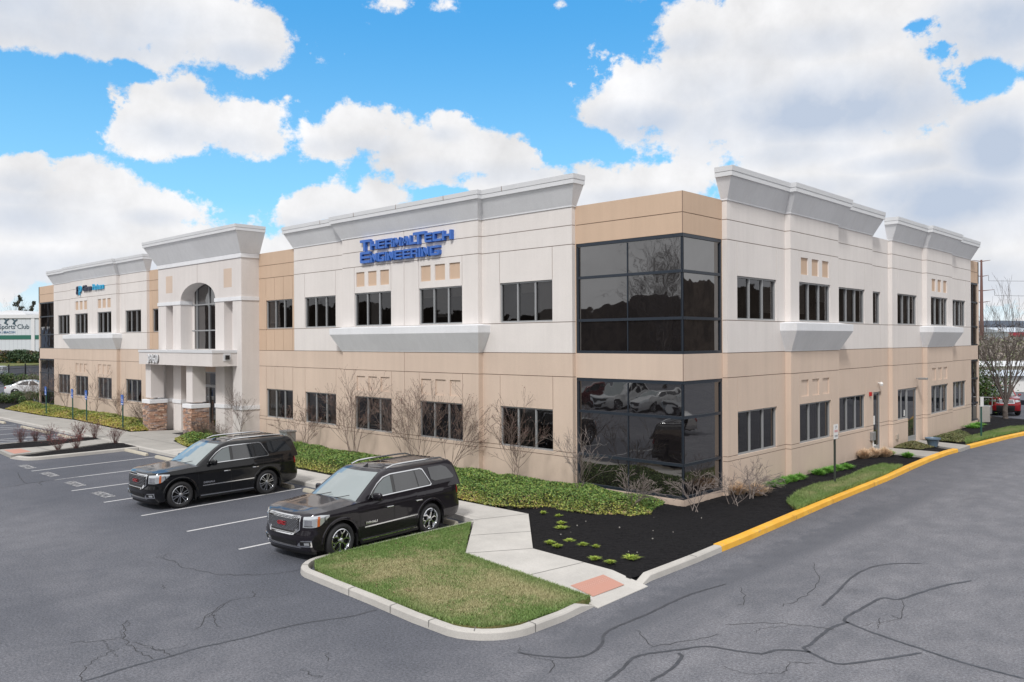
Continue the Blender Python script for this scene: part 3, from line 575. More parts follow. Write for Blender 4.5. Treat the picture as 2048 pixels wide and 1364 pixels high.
# portico openings in the back wall
fw += [(-31.62, -30.0, .15, 3.6), (-32.6, -28.85, 4.9, 8.62)]
M_SET = [M_WHITE, M_TAN, M_TAN2, M_GROOVE]
facade(0, 0, bays, fw, fj, ff, 4.84, None).build('front_wall', M_SET, bld)
sw, sj, sf = [], [], []
sb = [(0, 2.45, 0, 2, 1), (2.45, 6.75, P1, 0, 0), (6.75, 11.2, P2, 0, 0), (11.2, 15.6, P1, 0, 0), (15.6, 18.1, 0, 0, 0), (18.1, 22.5, P1, 0, 0), (22.5, 26.9, P2, 0, 0), (26.9, 31.35, P1, 0, 0), (31.35, 33.8, 0, 2, 1)]
for a, b, off, fz, kinds in [(3.13, 6.06, P1, 0, 'ul'), (7.47, 10.37, P2, 1, 'ul'), (11.75, 14.65, P1, 0, 'ul'), (16.05, 17.08, 0, 0, 'u'), (18.8, 21.65, P1, 0, 'u'), (23.12, 26.02, P2, 1, 'ul'), (27.6, 30.25, P1, 0, 'ul')]:
    for z0, z1 in ZW:
        if ('u' if z0 > 3 else 'l') in kinds: sw.append((a, b, z0, z1)); wins.append((1, a, b, z0, z1, off))
    for x in (a, b): jn(sj, x, 7.44, 8.61); jn(sj, x, 2.85, 4.02)
    if fz:
        m = (a+b)/2
        for k in (-1, 0, 1): sf.append((m+k*.97-.32, m+k*.97+.32, 7.72, 8.36, 2)); sf.append((m+k*.97-.32, m+k*.97+.32, 3.12, 3.75, 1))
for x in (16.05, 17.08): jn(sj, x, 4.84, 5.93)
for a, b in [(0, 2.43), (31.38, 33.8)]:
    for z0, z1 in [(.3, 4.0), (4.84, 8.62)]: sw.append((a, b, z0, z1, .08))
    sj.append((a, b, 9.258, 9.282))
sw += [(16.05, 17.08, .17, 2.85), (18.8, 20.22, 1.38, 2.85), (20.22, 21.65, .17, 2.85)]
facade(1, 0, sb, sw, sj, sf, 4.84, None).build('side_wall', M_SET, bld)
for z_ in ((8.62, 9.93), (4.0, 4.84)): MB().box(-.012, .004, -.004, .012, *z_).build('corner_joint', M_GROOVE, bld)
core = MB(); core.box(-61.3, -.45, .45, 33.5, 0.02, 9.0); core.build('interior', M_ROOM, bld); MB().box(-61.4, -.3, .3, 33.6, 9.01, 9.2).build('roof', mat('grey_roof_membrane', (.3, .3, .3), .9), bld)
bk = MB(); bk.box(-61.58, 0, 33.6, 33.8, 0, 9.93, 0); bk.box(-61.58, -61.4, 0, 33.6, 0, 9.93, 0); bk.build('rear_wall', M_TAN, bld)
# ---- windows
winproto = {}
random.seed(3)
def winframe(w, h, n):
    """local: u across 0..w, z up 0..h, outward normal -y"""
    f = MB(); t = .055
    f.box(-.01, w+.01, -.04, .05, -.0, t); f.box(-.01, w+.01, -.04, .05, h-t, h); f.box(0, t, -.035, .05, t, h-t); f.box(w-t, w, -.035, .05, t, h-t)
    for k in range(1, n): x = w*k/n; f.box(x-.032, x+.032, -.035, .05, t, h-t)
    return f
def place(o, axis, u, z, off):
    if axis == 0: o.location = (u, -off+.1, z)
    else: o.location = (off-.1, u, z); o.rotation_euler = (0, 0, math.pi/2)
for axis, a, b, z0, z1, off in wins:
    key = (round(b-a, 2), axis); n = 1 if b-a < 1.2 else 3; h = z1-z0
    if key not in winproto:
        f = winframe(b-a, h, n).build('window', M_FRAME, bld); g = MB().quad((.05, .02, .05), (b-a-.05, .02, .05), (b-a-.05, .02, h-.05), (.05, .02, h-.05)).build('pane', M_GLASS, f); winproto[key] = f
    else:
        f = dup(winproto[key], bld)
        for ch in list(f.children):
            if ch.name.startswith('blind'): bpy.data.objects.remove(ch)
    place(f, axis, a, z0, off)
    wd = b-a
    for k in range(n):
        if random.random() < (.62 if z0 > 3 else .45):
            xa, xb = wd*k/n+.05, wd*(k+1)/n-.04; drop = random.choice([.25, .45, .8, 1.0, 1.0])*h; mbl = MB()
            if random.random() < .5:
                for i in range(int(drop/.05)): z = h-.05-i*.05; mbl.quad((xa, .10, z), (xb, .10, z), (xb, .13, z-.042), (xa, .13, z-.042))
            else:
                for i in range(int((xb-xa)/.085)):
                    x = xa+i*.085; mbl.quad((x, .14, h-.05), (x+.06, .17, h-.05), (x+.06, .17, .05), (x, .14, .05))
            mbl.build('blind', M_BLIND, f)
# ---- curtain wall corner glazing
def curtain(pts, name_loc):
    """pts: list of (axis,u0,u1,mullions)"""
    for z0, z1, rows in [(.3, 4.0, [1.37, 2.85]), (4.84, 8.62, [5.97, 7.44])]:
        fr = MB(); gl = MB()
        for axis, a, b, mul in pts:
            def bx(u0, u1, d0, d1, za, zb):
                if axis == 0: fr.box(u0, u1, -d1, -d0, za, zb)
                else: fr.box(d0, d1, u0, u1, za, zb)
            dd = -.075
            if axis == 0: gl.quad((a, .06, z0), (b, .06, z0), (b, .06, z1), (a, .06, z1))
            else: gl.quad((-.06, a, z0), (-.06, b, z0), (-.06, b, z1), (-.06, a, z1))
            bx(a, b, dd, -.012, z0, z0+.09); bx(a, b, dd, -.012, z1-.11, z1)
            for z in rows: bx(a, b, dd, -.014, z-.045, z+.045)
            for m in mul: bx(m-.016, m+.016, dd, -.035, z0+.09, z1-.13)
            lo = a if axis == 0 else None
            if axis == 0: bx(a, a+.09, dd, -.016, z0+.09, z1-.13) if a > -10 or 1 else 0
            if axis == 1: bx(b-.09, b, dd, -.016, z0+.09, z1-.13)
        f = fr.build('curtain_wall', M_CWFR, bld); gl.build('pane', M_CWGL, f); f.location = (0, 0, 0)
        if any(p[2] == 0 and p[0] == 0 for p in pts): MB().box(-.085, -.02, .02, .085, z0+.09, z1-.13).build('corner_mullion', M_CWFR, f)
curtain([(0, -4.25, 0, [-2.12]), (1, 0, 2.43, [])], 0)
curtain([(0, -61.58, -57.33, [-59.45])], 0); curtain([(1, 31.38, 33.8, [32.6])], 0)
# ---- cornices: outline offset outwards by e at each level
def ringloft(path, levels, name, m, parent, cap=True, closed_back=True):
    """path: open polyline of the wall face, axis aligned, front side; levels: (z, e)"""
    mb = MB(); n = len(path); rings = []
    for z, e in levels:
        r = []
        for i, p in enumerate(path):
            x, y = p
            for q in ((path[i-1], p) if i > 0 else None, (p, path[i+1]) if i < n-1 else None):
                if q is None: continue
                dx, dy = q[1][0]-q[0][0], q[1][1]-q[0][1]; L = math.hypot(dx, dy); x += e*dy/L; y -= e*dx/L
            r.append((x, y, z))
        rings.append(r)
    for k in range(len(rings)-1):
        for i in range(n-1): mb.quad(rings[k][i], rings[k][i+1], rings[k+1][i+1], rings[k+1][i])
        mb.quad(rings[k][-1], rings[k][0], rings[k+1][0], rings[k+1][-1])
    top = rings[-1]; mb.add(top, [tuple(range(len(top)))]); mb.add(rings[0], [tuple(range(len(top)-1, -1, -1))])
    return mb.build(name, m, parent)
CORN = [(9.90, .0), (9.905, .035), (9.95, .04), (10.62, .36)]
def cornice(path, k=1.0, levels=CORN, z=10.62, e0=.36, fz=.15, cz=.17):
    c = ringloft(path, levels, 'cornice', M_CORN, bld)
    ringloft(path, [(z, .1), (z, e0+.05), (z+fz, e0+.05)], 'fascia', M_CAP, c); ringloft(path, [(z+fz+.004, e0+.045), (z+fz+.006, e0+.065), (z+fz+cz, e0+.075), (z+fz+cz+.02, e0-.1)], 'coping', M_CAP, c)
    return c
def fpath(x0, x1): e = 4.43; return [(x0, .03), (x0, -P1), (x0+e, -P1), (x0+e, -P2), (x1-e, -P2), (x1-e, -P1), (x1, -P1), (x1, .03)]
cornice(fpath(-22.02, -4.28)); cornice(fpath(-57.3, -39.56))
def spath(a, b, c, d): return [(-.03, a), (P1, a), (P1, b), (P2, b), (P2, c), (P1, c), (P1, d), (-.03, d)]
cornice(spath(2.45, 6.75, 11.2, 15.6)); cornice(spath(18.1, 22.5, 26.9, 31.35))
def planter(path):
    o = ringloft(path, [(4.84, .0), (4.845, .03), (4.86, .03), (5.6, .42), (5.87, .43), (5.93, .0)], 'sill_band', M_CORN, bld); return o
for x0, x1 in ((-22.02, -4.28), (-57.3, -39.56)): e = 4.43; planter([(x0+e, -P1+.005), (x0+e, -P2), (x1-e, -P2), (x1-e, -P1+.005)])
for a, b in ((6.75, 11.2), (22.5, 26.9)): planter([(P1-.005, a), (P2, a), (P2, b), (P1-.005, b)])
for k in range(1, 6):
    x = -22.02+17.74*k/6; yy = -P2-.44 if 4.43 < x+22.02 < 13.3 else -P1-.44; MB().box(x-.008, x+.008, yy, -.3, 10.775, 10.945).build('coping_joint', M_GROOVE, bld)
# ---- portico
pr = MB(); X0, X1, YF, YB = -35.88, -25.74, -1.0, -.302
piers = [(-35.88, -34.8), (-33.86, -32.85), (-28.62, -27.62), (-26.68, -25.74)]
for a, b in piers: pr.box(a, b, YF, YB, 0, 7.46)
for a, b in [(-34.8, -33.86), (-27.62, -26.68)]: pr.box(a, b, -.55, YB, 0, 7.46)
def archpts(r=2.115, cx=-30.735, zs=7.66, rise=.97, n=28): return [(cx+r*math.cos(math.pi*i/n), zs+rise*math.sin(math.pi*i/n)) for i in range(n+1)]
ap = archpts()
for i in range(len(ap)-1):
    (xa, za), (xb, zb) = ap[i], ap[i+1]
    pr.quad((xa, YF, za), (xb, YF, zb), (xb, YF, 9.7), (xa, YF, 9.7)); pr.quad((xa, YF, za), (xb, YF, zb), (xb, YB, zb), (xa, YB, za))
pr.box(X0, -32.85, YF, YB, 7.46, 9.7); pr.box(-28.62, X1, YF, YB, 7.46, 9.7)
pr.box(-32.85, -28.62, -.62, YB+.002, 8.66, 9.7)
pr.box(X0+.01, X1-.01, YB, .3, 9.2, 9.9); pr.box(X0, X0+.5, YB, .0, 0, 9.7); pr.box(X1-.5, X1, YB, .0, 0, 9.7)
po = pr.build('portico', M_PORT, bld)
def band(*b): MB().box(*b).build('trim_band', M_CORN, po)
for a, b in [(X0, -32.85), (-28.62, X1)]: band(a-.04, b+.04, YF-.04, YB, 7.47, 7.67)
band(X1-.1, X1+.04, YB+.003, -.01, 7.47, 7.67); band(X1-.05, X1+.045, -1.048, -.01, 1.742, 1.952)
for a, b in piers[:3]+[(-26.68, X1-.052)]: band(a-.045, b+.045, YF-.045, YB+.0, 1.74, 1.95)
pp = [(X0, .02), (X0, YF), (X1, YF), (X1, .02)]
ringloft(pp, [(9.69, .0), (9.695, .05), (9.92, .05), (9.925, .03)], 'trim_band', M_CORN, po)
cornice(pp, levels=[(9.92, .03), (9.93, .06), (11.0, .62)], z=11.0, e0=.62, fz=.15, cz=.16)
for cx in (-34.35, -27.2): MB().box(cx-.44, cx+.44, YF-.004, YF+.02, 8.2, 9.2).build('inset_panel', M_TAN, po)
pj = MB(); pj.box(-30.745, -30.725, YF-.003, YF+.01, 8.64, 9.69); pj.build('joint', M_GROOVE, po)
# tall arched window behind
wf = MB(); GY = -.262
wf.quad((-32.85, GY, 4.88), (-28.62, GY, 4.88), (-28.62, GY, 8.66), (-32.85, GY, 8.66))
aw = MB()
for x in (-32.24, -30.735, -29.23): aw.box(x-.035, x+.035, -.325, -.26, 4.88, 8.66)
aw.box(-32.85, -28.62, -.322, -.262, 7.41, 7.48); aw.box(-32.85, -28.62, -.322, -.262, 5.92, 5.99)
awo = aw.build('arched_window', M_FRAME, bld); wf.build('pane', M_CWGL, awo)
# entrance doors
d = MB(); d.box(-31.62, -30.0, -.26, -.2, 3.52, 3.6); d.box(-31.62, -30.0, -.3, -.2, 2.72, 2.88)
for x in (-31.62, -30.86, -30.07): d.box(x, x+.07, -.3, -.22, .15, 2.72)
d.box(-31.62, -30.0, -.29, -.22, .15, .33)
do = d.build('entrance_door', M_FRAME, bld); MB().quad((-31.62, -.23, .15), (-30, -.23, .15), (-30, -.23, 3.6), (-31.62, -.23, 3.6)).build('pane', M_DOORGL, do)
h = MB(); h.tube([(-30.95, -.3, 1.0), (-30.95, -.37, 1.0), (-30.95, -.37, 1.5), (-30.95, -.3, 1.5)], .014); h.tube([(-30.72, -.3, 1.0), (-30.72, -.37, 1.0), (-30.72, -.37, 1.5), (-30.72, -.3, 1.5)], .014); h.build('handle', M_STEEL, do)
# canopy on stone columns
cn = MB(); cn.box(-35.41, -26.25, -2.352, YB, 4.03, 4.72); cno = cn.build('canopy', M_PORT, bld)
MB().box(-35.44, -26.22, -2.385, YB-.05, 4.722, 4.86).build('canopy_coping', M_CAP, cno)
for x0 in (-35.24, -29.9):
    c = MB().box(x0, x0+.74, -2.04, -1.3, 2.04, 4.03).build('column', M_PORT, bld)
    MB().bbox(x0-.18, x0+.92, -2.2, -1.12, 1.72, 1.94, .015).build('column_cap', M_CORN, c)
    s = MB(); fcx = []
    z = .1; xa, xb, ya, yb = x0-.12, x0+.86, -2.16, -1.18
    while z < 1.72:
        hh = min(random.choice([.05, .07, .09, .11]), 1.72-z)
        if hh < .02: break
        for side in range(4):
            t = 0; Ls = .98
            while t < Ls-.02:
                lw = min(random.uniform(.14, .42), Ls-t); o = random.uniform(-.01, .045); col = random.choice([(.42, .25, .18), (.52, .33, .24), (.36, .25, .20), (.27, .22, .21), (.60, .44, .34), (.46, .28, .20), (.40, .31, .28)])
                g = .006
                if side == 0: b = (xa+t+g, xa+t+lw-g, ya-o, ya+.1)
                elif side == 1: b = (xb-.1, xb+o, ya+t+g, ya+t+lw-g)
                elif side == 2: b = (xa+t+g, xa+t+lw-g, yb-.1, yb+o)
                else: b = (xa-o, xa+.1, ya+t+g, ya+t+lw-g)
                s.box(*b, z+.004, z+hh-.004); fcx += [col]*6; t += lw
        z += hh
    s.box(xa+.02, xb-.02, ya+.02, yb-.02, .02, 1.72); fcx += [(.06, .045, .04)]*6
    s.build('stone_base', M_STONE, c, colors=fcx)
# ---- side doors
sd1 = MB(); fr_ = lambda mb, u0, u1, z0, z1, t=.09: (mb.box(-.13, -.07, u0, u0+t, z0, z1), mb.box(-.13, -.07, u1-t, u1, z0, z1), mb.box(-.13, -.07, u0+t, u1-t, z1-t, z1), mb.box(-.13, -.07, u0+t, u1-t, z0, z0+t*2.4))
fr_(sd1, 16.05, 17.08, .17, 2.85)
o = sd1.build('side_door', M_FRAME, bld); MB().quad((-.1, 16.1, .3), (-.1, 17.0, .3), (-.1, 17.0, 2.8), (-.1, 16.1, 2.8)).build('pane', M_DOORGL, o)
MB().box(-.095, -.09, 16.25, 16.55, 1.35, 1.75).build('paper_notice', M_WPLAS, o); MB().tube([(-.07, 16.28, .95), (0, 16.28, .95), (0, 16.28, 1.25), (-.07, 16.28, 1.25)], .012).build('handle', M_BLACK, o)
sd2 = MB(); fr_(sd2, 20.26, 21.65, .17, 2.85, .12)
sd2.v = [(x+.18, y, z) for x, y, z in sd2.v]; o = sd2.build('side_door', M_FRAME, bld); MB().quad((.08, 20.3, .3), (.08, 21.55, .3), (.08, 21.55, 2.8), (.08, 20.3, 2.8)).build('pane', M_DOORGL, o)
MB().tube([(.11, 20.46, .95), (.18, 20.46, .95), (.18, 20.46, 1.3), (.11, 20.46, 1.3)], .012).build('handle', M_BLACK, o)
sl = MB(); sl.box(.05, .11, 18.8, 18.86, 1.38, 2.85); sl.box(.05, .11, 20.16, 20.26, 1.38, 2.85); sl.box(.05, .11, 19.45, 19.53, 1.38, 2.85); sl.box(.05, .115, 18.8, 20.26, 1.38, 1.45); sl.box(.05, .115, 18.8, 20.26, 2.78, 2.85)
o = sl.build('window', M_FRAME, bld); MB().quad((.08, 18.8, 1.38), (.08, 20.2, 1.38), (.08, 20.2, 2.85), (.08, 18.8, 2.85)).build('pane', M_GLASS, o)
MB().box(.085, .09, 19.9, 20.06, 1.5, 1.8).build('paper_notice', M_WPLAS, o)
# ---- things fixed to the walls
o = MB(); o.bbox(.18, .27, 15.08, 15.24, 2.74, 2.92, .015); tag(o.build('fire_alarm_horn', mat('red_plastic', (.45, .02, .02), .4)), 'small red fire alarm horn on the wall left of the near side door', 'fire alarm')
o = MB(); o.lathe([(0, -.1), (.06, -.08), (.09, 0), (.05, .08), (0, .1)], 10, c=(.14, 16.72, 3.21)); o.tube([(0, 16.72, 3.25), (.14, 16.72, 3.25)], .03); tag(o.build('dome_light', M_WPLAS), 'white dome light above the near side door', 'wall light')
o = MB(); o.tube([(.18, 21.5, 3.3), (.4, 21.5, 3.3), (.55, 21.35, 3.28)], .025, 6); o.bbox(.35, .75, 21.2, 21.42, 3.24, 3.34, .02); tag(o.build('security_camera', M_STEEL), 'grey bullet camera above the far side door', 'camera')
e = empty('utility_box', (0, 0, 0), 'grey electrical box on white conduit between side windows and near door', 'electrical box')
MB().bbox(.18, .32, 15.16, 15.5, .76, 1.14, .015).build('box', M_STEEL, e); MB().tube([(.26, 15.33, .1), (.26, 15.33, .78)], .03, 8).build('conduit', M_WPLAS, e); MB().box(.18, .3, 15.48, 15.56, .5, .56).build('spigot', M_WPLAS, e)
o = MB(); o.bbox(.18, .25, 18.48, 18.74, .5, .74, .01); tag(o.build('outlet_box', mat('beige_metal', (.42, .36, .3), .5)), 'small beige outlet box low on the wall beside the far door', 'outlet box')
e = empty('wall_lamp', (-26.25, -1.56, 4.5), 'square lamp box on the right end of the entrance canopy', 'wall lamp')
MB().box(0, .03, -.2, .2, -.2, .2).build('plate', M_CAP, e); MB().box(.03, .12, -.1, .1, -.12, .1).build('lens', M_BLACK, e)
# ---- lettering
M_BLUE = mat('blue_sign_letters', (.035, .14, .50), .35); M_BLUE.node_tree.nodes['Principled BSDF'].inputs['Coat Weight'].default_value = .2
def stroke_word(name, letters, zb, label_parent):
    for ch, x0, x1, h in letters:
        mb = MB()
        t = min(.115, (x1-x0)*.3) if h < .45 else .14; w = x1-x0; Y0, Y1 = -.55, -.40; s = .085 if h < .45 else .115
        def B(a, b, c, d_): mb.box(x0+a, x0+b, Y0, Y1, zb+c, zb+d_)
        def Pz(pts): mb.prism([(x0+a, zb+b) for a, b in pts], Y0, Y1, ax=1)
        if ch == 'T': B(0, w, h-s, h); B(w*.42-t/2, w*.42+t/2, 0, h-s)
        elif ch == 'H': B(0, t, 0, h); B(w-t, w, 0, h); B(t, w-t, h/2-s/2, h/2+s/2)
        elif ch == 'E':
            q = .05; Pz([(0, q), (q, 0), (w, 0), (w, s), (0, s)]); Pz([(0, h-s), (w, h-s), (w, h), (q, h), (0, h-q)]); B(0, t*.8, s, h-s); B(t*.8, w, h/2-s/2.4, h/2+s/2.4)
        elif ch == 'R': B(0, t*.8, 0, h); Pz([(t*.8, h-s), (w, h-s), (w, h-.03), (w-.04, h), (t*.8, h)]); B(w-t*.9, w, h*.5, h-s); B(t*.8, w, h*.36, h*.36+s*.8); B(w-t*.9, w, 0, h*.36)
        elif ch == 'M': B(0, t*.8, 0, h*.9); B(w-t*.8, w, 0, h*.9); Pz([(0, h*.9), (t*.7, h), (w*.55, h*.3), (w*.45, h*.15)]); Pz([(w, h*.9), (w*.55, h*.15), (w*.45, h*.3), (w-t*.7, h)])
        elif ch == 'A': Pz([(0, 0), (t, 0), (w*.55, h), (w*.4, h)]); Pz([(w-t, 0), (w, 0), (w*.6, h), (w*.42, h)]); B(w*.25, w*.75, h*.22, h*.22+s*.8)
        elif ch == 'L': B(0, t*.9, 0, h); B(t*.9, w, 0, s)
        elif ch == 'C': q = .05; Pz([(0, q), (q, 0), (w, 0), (w, s), (0, s)]); Pz([(0, h-s), (w, h-s), (w, h), (q, h), (0, h-q)]); B(0, t, s, h-s)
        elif ch == 'G': q = .05; Pz([(0, q), (q, 0), (w-q, 0), (w, q), (w, s), (0, s)]); Pz([(0, h-s), (w, h-s), (w, h), (q, h), (0, h-q)]); B(0, t, s, h-s); B(w-t, w, s, h*.52); B(w*.5, w-t, h*.52-s*.8, h*.52)
        elif ch == 'N': B(0, t*.9, 0, h); B(w-t*.9, w, 0, h); Pz([(0, h), (t, h), (w, 0), (w-t, 0)])
        elif ch == 'I': B(0, w, 0, h)
        mb.build('letter', M_BLUE, label_parent)
e = empty('wall_sign', (0, 0, 0), 'large raised blue two line company lettering high on the main wing', 'sign')
T1 = [-16.03, -15.30, -15.3, -14.80, -14.76, -14.28, -14.23, -13.73, -13.68, -13.19, -13.13, -12.68, -12.62, -12.20, -12.39, -11.63, -11.66, -11.23, -11.16, -10.66, -10.60, -10.05]
T2 = [-16.03, -15.32, -15.28, -14.82, -14.77, -14.29, -14.24, -14.14, -14.09, -13.66, -13.60, -13.14, -13.06, -12.59, -12.54, -12.11, -12.03, -11.92, -11.86, -11.42, -11.34, -10.78]
L1 = []; L2 = []
for i, ch in enumerate('THERMALTECH'): L1.append((ch, T1[2*i], T1[2*i+1], .5 if ch == 'T' else .38))
for i, ch in enumerate('ENGINEERING'): L2.append((ch, T2[2*i], T2[2*i+1], .5 if i == 0 else .38))
stroke_word('top_word', [l for l in L1 if l[0] != 'T'], 9.27, e); stroke_word('top_word_capitals', [l for l in L1 if l[0] == 'T'], 9.24, e); stroke_word('bottom_word', L2, 8.72, e)
M_CYAN = mat('cyan_sign_letters', (.02, .36, .62), .35); M_NAVY = mat('navy_sign_letters', (.02, .025, .06), .35)
e = empty('wall_sign', (0, 0, 0), 'smaller navy and cyan company lettering on the far left wing', 'sign')
for tx, sz, x, z, m, sx in [('g', .85, -51.35, 9.05, M_NAVY, .9), ('p', .95, -50.85, 9.02, M_CYAN, 1.15), ('Gilman', .56, -50.05, 9.06, M_NAVY, 1.05), ('Partners', .56, -48.1, 9.06, M_CYAN, 1.08)]:
    t = text_mb(tx, sz, .1, bold=.02, sx=sx); xf(t, lambda a, b, c: (x+a, -.47+c*.9, z+b)); t.build('letters', m, e)
t = text_mb('3960', .72, .08, bold=.0, sx=1.02); xf(t, lambda a, b, c: (-34.12+a, -2.41-c*.9, 4.12+b)); o = t.build('house_number', M_CAP); t4 = text_mb('3960', .72, .03, 'LEFT', bold=.004, sx=1.02); xf(t4, lambda a, b, c: (-34.06+a, -2.366-c*.3, 4.10+b)); t4.build('backing', mat('bronze_edge_shadow', (.07, .055, .05), .6), o); tag(o, 'raised house number 3960 on the front of the entrance canopy', 'house number')  # dark copy offset behind the digits paints in their brown sides and shadow
o = MB(); o.box(-32.0, -29.6, -1.9, -.9, .15, .165); tag(o.build('door_mat', mat('dark_mat', (.02, .02, .022), .9)), 'dark entrance mat between the stone columns', 'door mat')
# ================================================================== VEHICLES
def paint(name, col, metal=.4, rough=.35, coat=1.0):
    def fn(n, b, pos):
        b.inputs['Coat IOR'].default_value = 1.45
        z = n.n('ShaderNodeSeparateXYZ'); n.put(z.inputs[0], pos)
        dust = n.m('MULTIPLY', n.ramp(z.outputs[2], .25, .6, .06, 0), n.ramp(n.noise(pos, 5, 5, .7), .35, .7))
        n.put(b.inputs['Base Color'], n.mix(dust, c4(col), (.16, .15, .14, 1))); n.put(b.inputs['Roughness'], n.ramp(dust, 0, .3, rough, .6))
    return mat(name, col, rough, metal, coat=coat, fn=fn, spec=.25)
M_LAMP = mat('headlight_glass', (.62, .65, .68), .08, .6, coat=1); M_AMBER = mat('amber_lens', (.50, .12, .03), .2, coat=1); M_RED = mat('red_lens', (.28, .008, .01), .15, coat=1)
M_WSH = mat('windscreen_glass', (.24, .285, .29), .03, ior=2.6); M_SIDEGL = mat('clear_tinted_glass', (.06, .085, .09), .03, ior=2.4); M_PRIV = mat('privacy_glass', (.012, .014, .017), .03, ior=2.2)
M_GLOSSBLK = mat('gloss_black', (.008, .008, .009), .12, coat=1)
def catmull(P, n=8):
    out = []
    for i in range(len(P)-1):
        p0, p1, p2, p3 = [np.array(P[k], float) for k in (max(i-1, 0), i, i+1, min(i+2, len(P)-1))]
        for k in range(n):
            t = k/n; out.append(.5*((2*p1)+(p2-p0)*t+(2*p0-5*p1+4*p2-p3)*t*t+(-p0+3*p1-3*p2+p3)*t**3))
    out.append(np.array(P[-1], float)); return np.array(out)
class Car:
    def __init__(s, S, root):
        s.S = S; s.root = root; s.k = S.get('k', 1.1); s.L = S['L']; s.yc = S['L']/2
        pl = catmull(S['plan'], 10); pl[:, 1] = np.clip(pl[:, 1], 0, s.L); s.pl = pl
        seg = np.r_[0, np.cumsum(np.hypot(*np.diff(pl, axis=0).T))]; s.arc = seg
        s.xm = np.max(pl[:, 0])
    def at(s, c): return np.interp(c, s.arc, s.pl[:, 0]), np.interp(c, s.arc, s.pl[:, 1])
    def c_of_s(s, y):
        """arc position of station y along the side"""
        i = np.argmax(s.pl[:, 0] > s.xm*.9); return np.interp(y, s.pl[i:, 1], s.arc[i:]) 
    def prof(s, kind, z): P = s.S[kind]; return np.interp(z, [p[0] for p in P], [p[1] for p in P])
    def surf(s, c, z, eps=0):
        x, y = s.at(c); x2, y2 = s.at(c+.02); x1, y1 = s.at(c-.02); tx, ty = x2-x1, y2-y1; L = math.hypot(tx, ty)+1e-9; nx, ny = ty/L, -tx/L
        wf = max(0, 1-y/.55)**.8; wr = max(0, 1-(s.L-y)/.5)
        fx = x/s.xm; y += wf*s.prof('nose', z)-wr*s.prof('tail', z); x -= s.prof('side', z)*fx
        return np.array([x+nx*eps, y-s.yc+ny*eps, z])
    def top(s, y): return s.prof('belt', y)
    def bottom(s, y):
        b = s.prof('sill', y)
        for w in s.S['axles']:
            R = s.S['arch']
            if abs(y-w) < R: b = max(b, s.S['R']+.0+math.sqrt(R*R-(y-w)**2)*1.0-.0)
        return b
    def out(s, mb, name, m, parent=None, smooth=30):
        mb.v = [(p[0]*s.k, p[1]*s.k, p[2]*s.k) for p in mb.v]; return mb.build(name, m, parent or s.root, smooth=smooth)
    def body(s, m):
        S = s.S; cs = set(np.round(s.arc[::3], 4)); iy = lambda y: s.c_of_s(y)
        for w in S['axles']:
            for t in np.linspace(0, math.pi, 19): cs.add(round(float(iy(w+S['arch']*.9999*math.cos(t))), 4))
            for q in (-1, 1): cs.add(round(float(iy(w+q*(S['arch']+.003))), 4))
        cs = sorted(cs); NR = 14; mb = MB(); K = 7
        rows = []
        for c in cs:
            x, y = s.at(c); zb, zt = s.bottom(y), s.top(y); rows.append([s.surf(c, zb+(zt-zb)*j/(NR-1)) for j in range(NR)])
        for sg in (1, -1):
            for i in range(len(rows)-1):
                for j in range(NR-1):
                    q = [rows[i][j], rows[i+1][j], rows[i+1][j+1], rows[i][j+1]]; q = [(p[0]*sg, p[1], p[2]) for p in q]; mb.quad(*(q if sg > 0 else q[::-1]))
        # hood, deck: strips across
        def strip(r):
            p = r[-1]; x, y, z = p; cr = s.prof('crown', y+s.yc); rl = []
            for a in np.linspace(-1, 1, 2*K+1): rl.append((x*a, y, z+cr*(1-abs(a)**2.6)+s.prof('dome', y+s.yc)*max(0, 1-abs(abs(a)-.55)/.18)))
            return rl
        st = [strip(r) for r in rows]
        for i in range(len(st)-1):
            for j in range(2*K): mb.quad(st[i][j], st[i+1][j], st[i+1][j+1], st[i][j+1])
        # merge doubles
        bm = bmesh.new(); vs = [bm.verts.new(v) for v in mb.v]
        for f in mb.f:
            try: bm.faces.new([vs[i] for i in f])
            except ValueError: pass
        bmesh.ops.remove_doubles(bm, verts=bm.verts[:], dist=.0015); bmesh.ops.recalc_face_normals(bm, faces=bm.faces[:])
        m2 = MB().bm(bm)
        return s.out(m2, 'body', m, smooth=38)
    def gh(s, t):
        """greenhouse ring values at height fraction t"""
        G = s.S['house']; f = lambda k: np.interp(t, G['t'], G[k]); return f('z'), f('yf'), f('yr'), f('w')
    def gx(s, z):
        G = s.S['house']; t = np.interp(z, G['z'], G['t']); return s.gh(t)
    def house(s, m):
        G = s.S['house']; ts = np.linspace(0, 1, 13); mb = MB(); r0 = G['r']; rings = []
        for t in ts:
            z, yf, yr, w = s.gh(t); r = r0*(1-.0*t); ring = []
            for a in np.linspace(0, 1, 8): x = (w-r)*a; ring.append((x, yf+G['bow']*(x/w)**2, z))
            y0 = ring[-1][1]
            for a in range(1, 7): th = math.pi/2*a/7; ring.append((w-r+r*math.sin(th), y0+r*(1-math.cos(th)), z))
            for a in np.linspace(0, 1, 12): ring.append((w, y0+r+(yr-r-.0-(y0+r))*a, z))
            for a in range(1, 7): th = math.pi/2*a/7; ring.append((w-r+r*math.cos(th), yr-r+r*math.sin(th), z))
            for a in np.linspace(1, 0, 8): ring.append(((w-r)*a, yr, z))
            rings.append([(x, y-s.yc, z) for x, y, z in ring])
        for sg in (1, -1):
            for i in range(len(rings)-1):
                for j in range(len(rings[0])-1):
                    q = [(p[0]*sg, p[1], p[2]) for p in (rings[i][j], rings[i][j+1], rings[i+1][j+1], rings[i+1][j])]; mb.quad(*(q if sg > 0 else q[::-1]))
        tp = rings[-1]; K = 6; zc = G['crown']; ym, yM = tp[0][1], tp[-1][1]
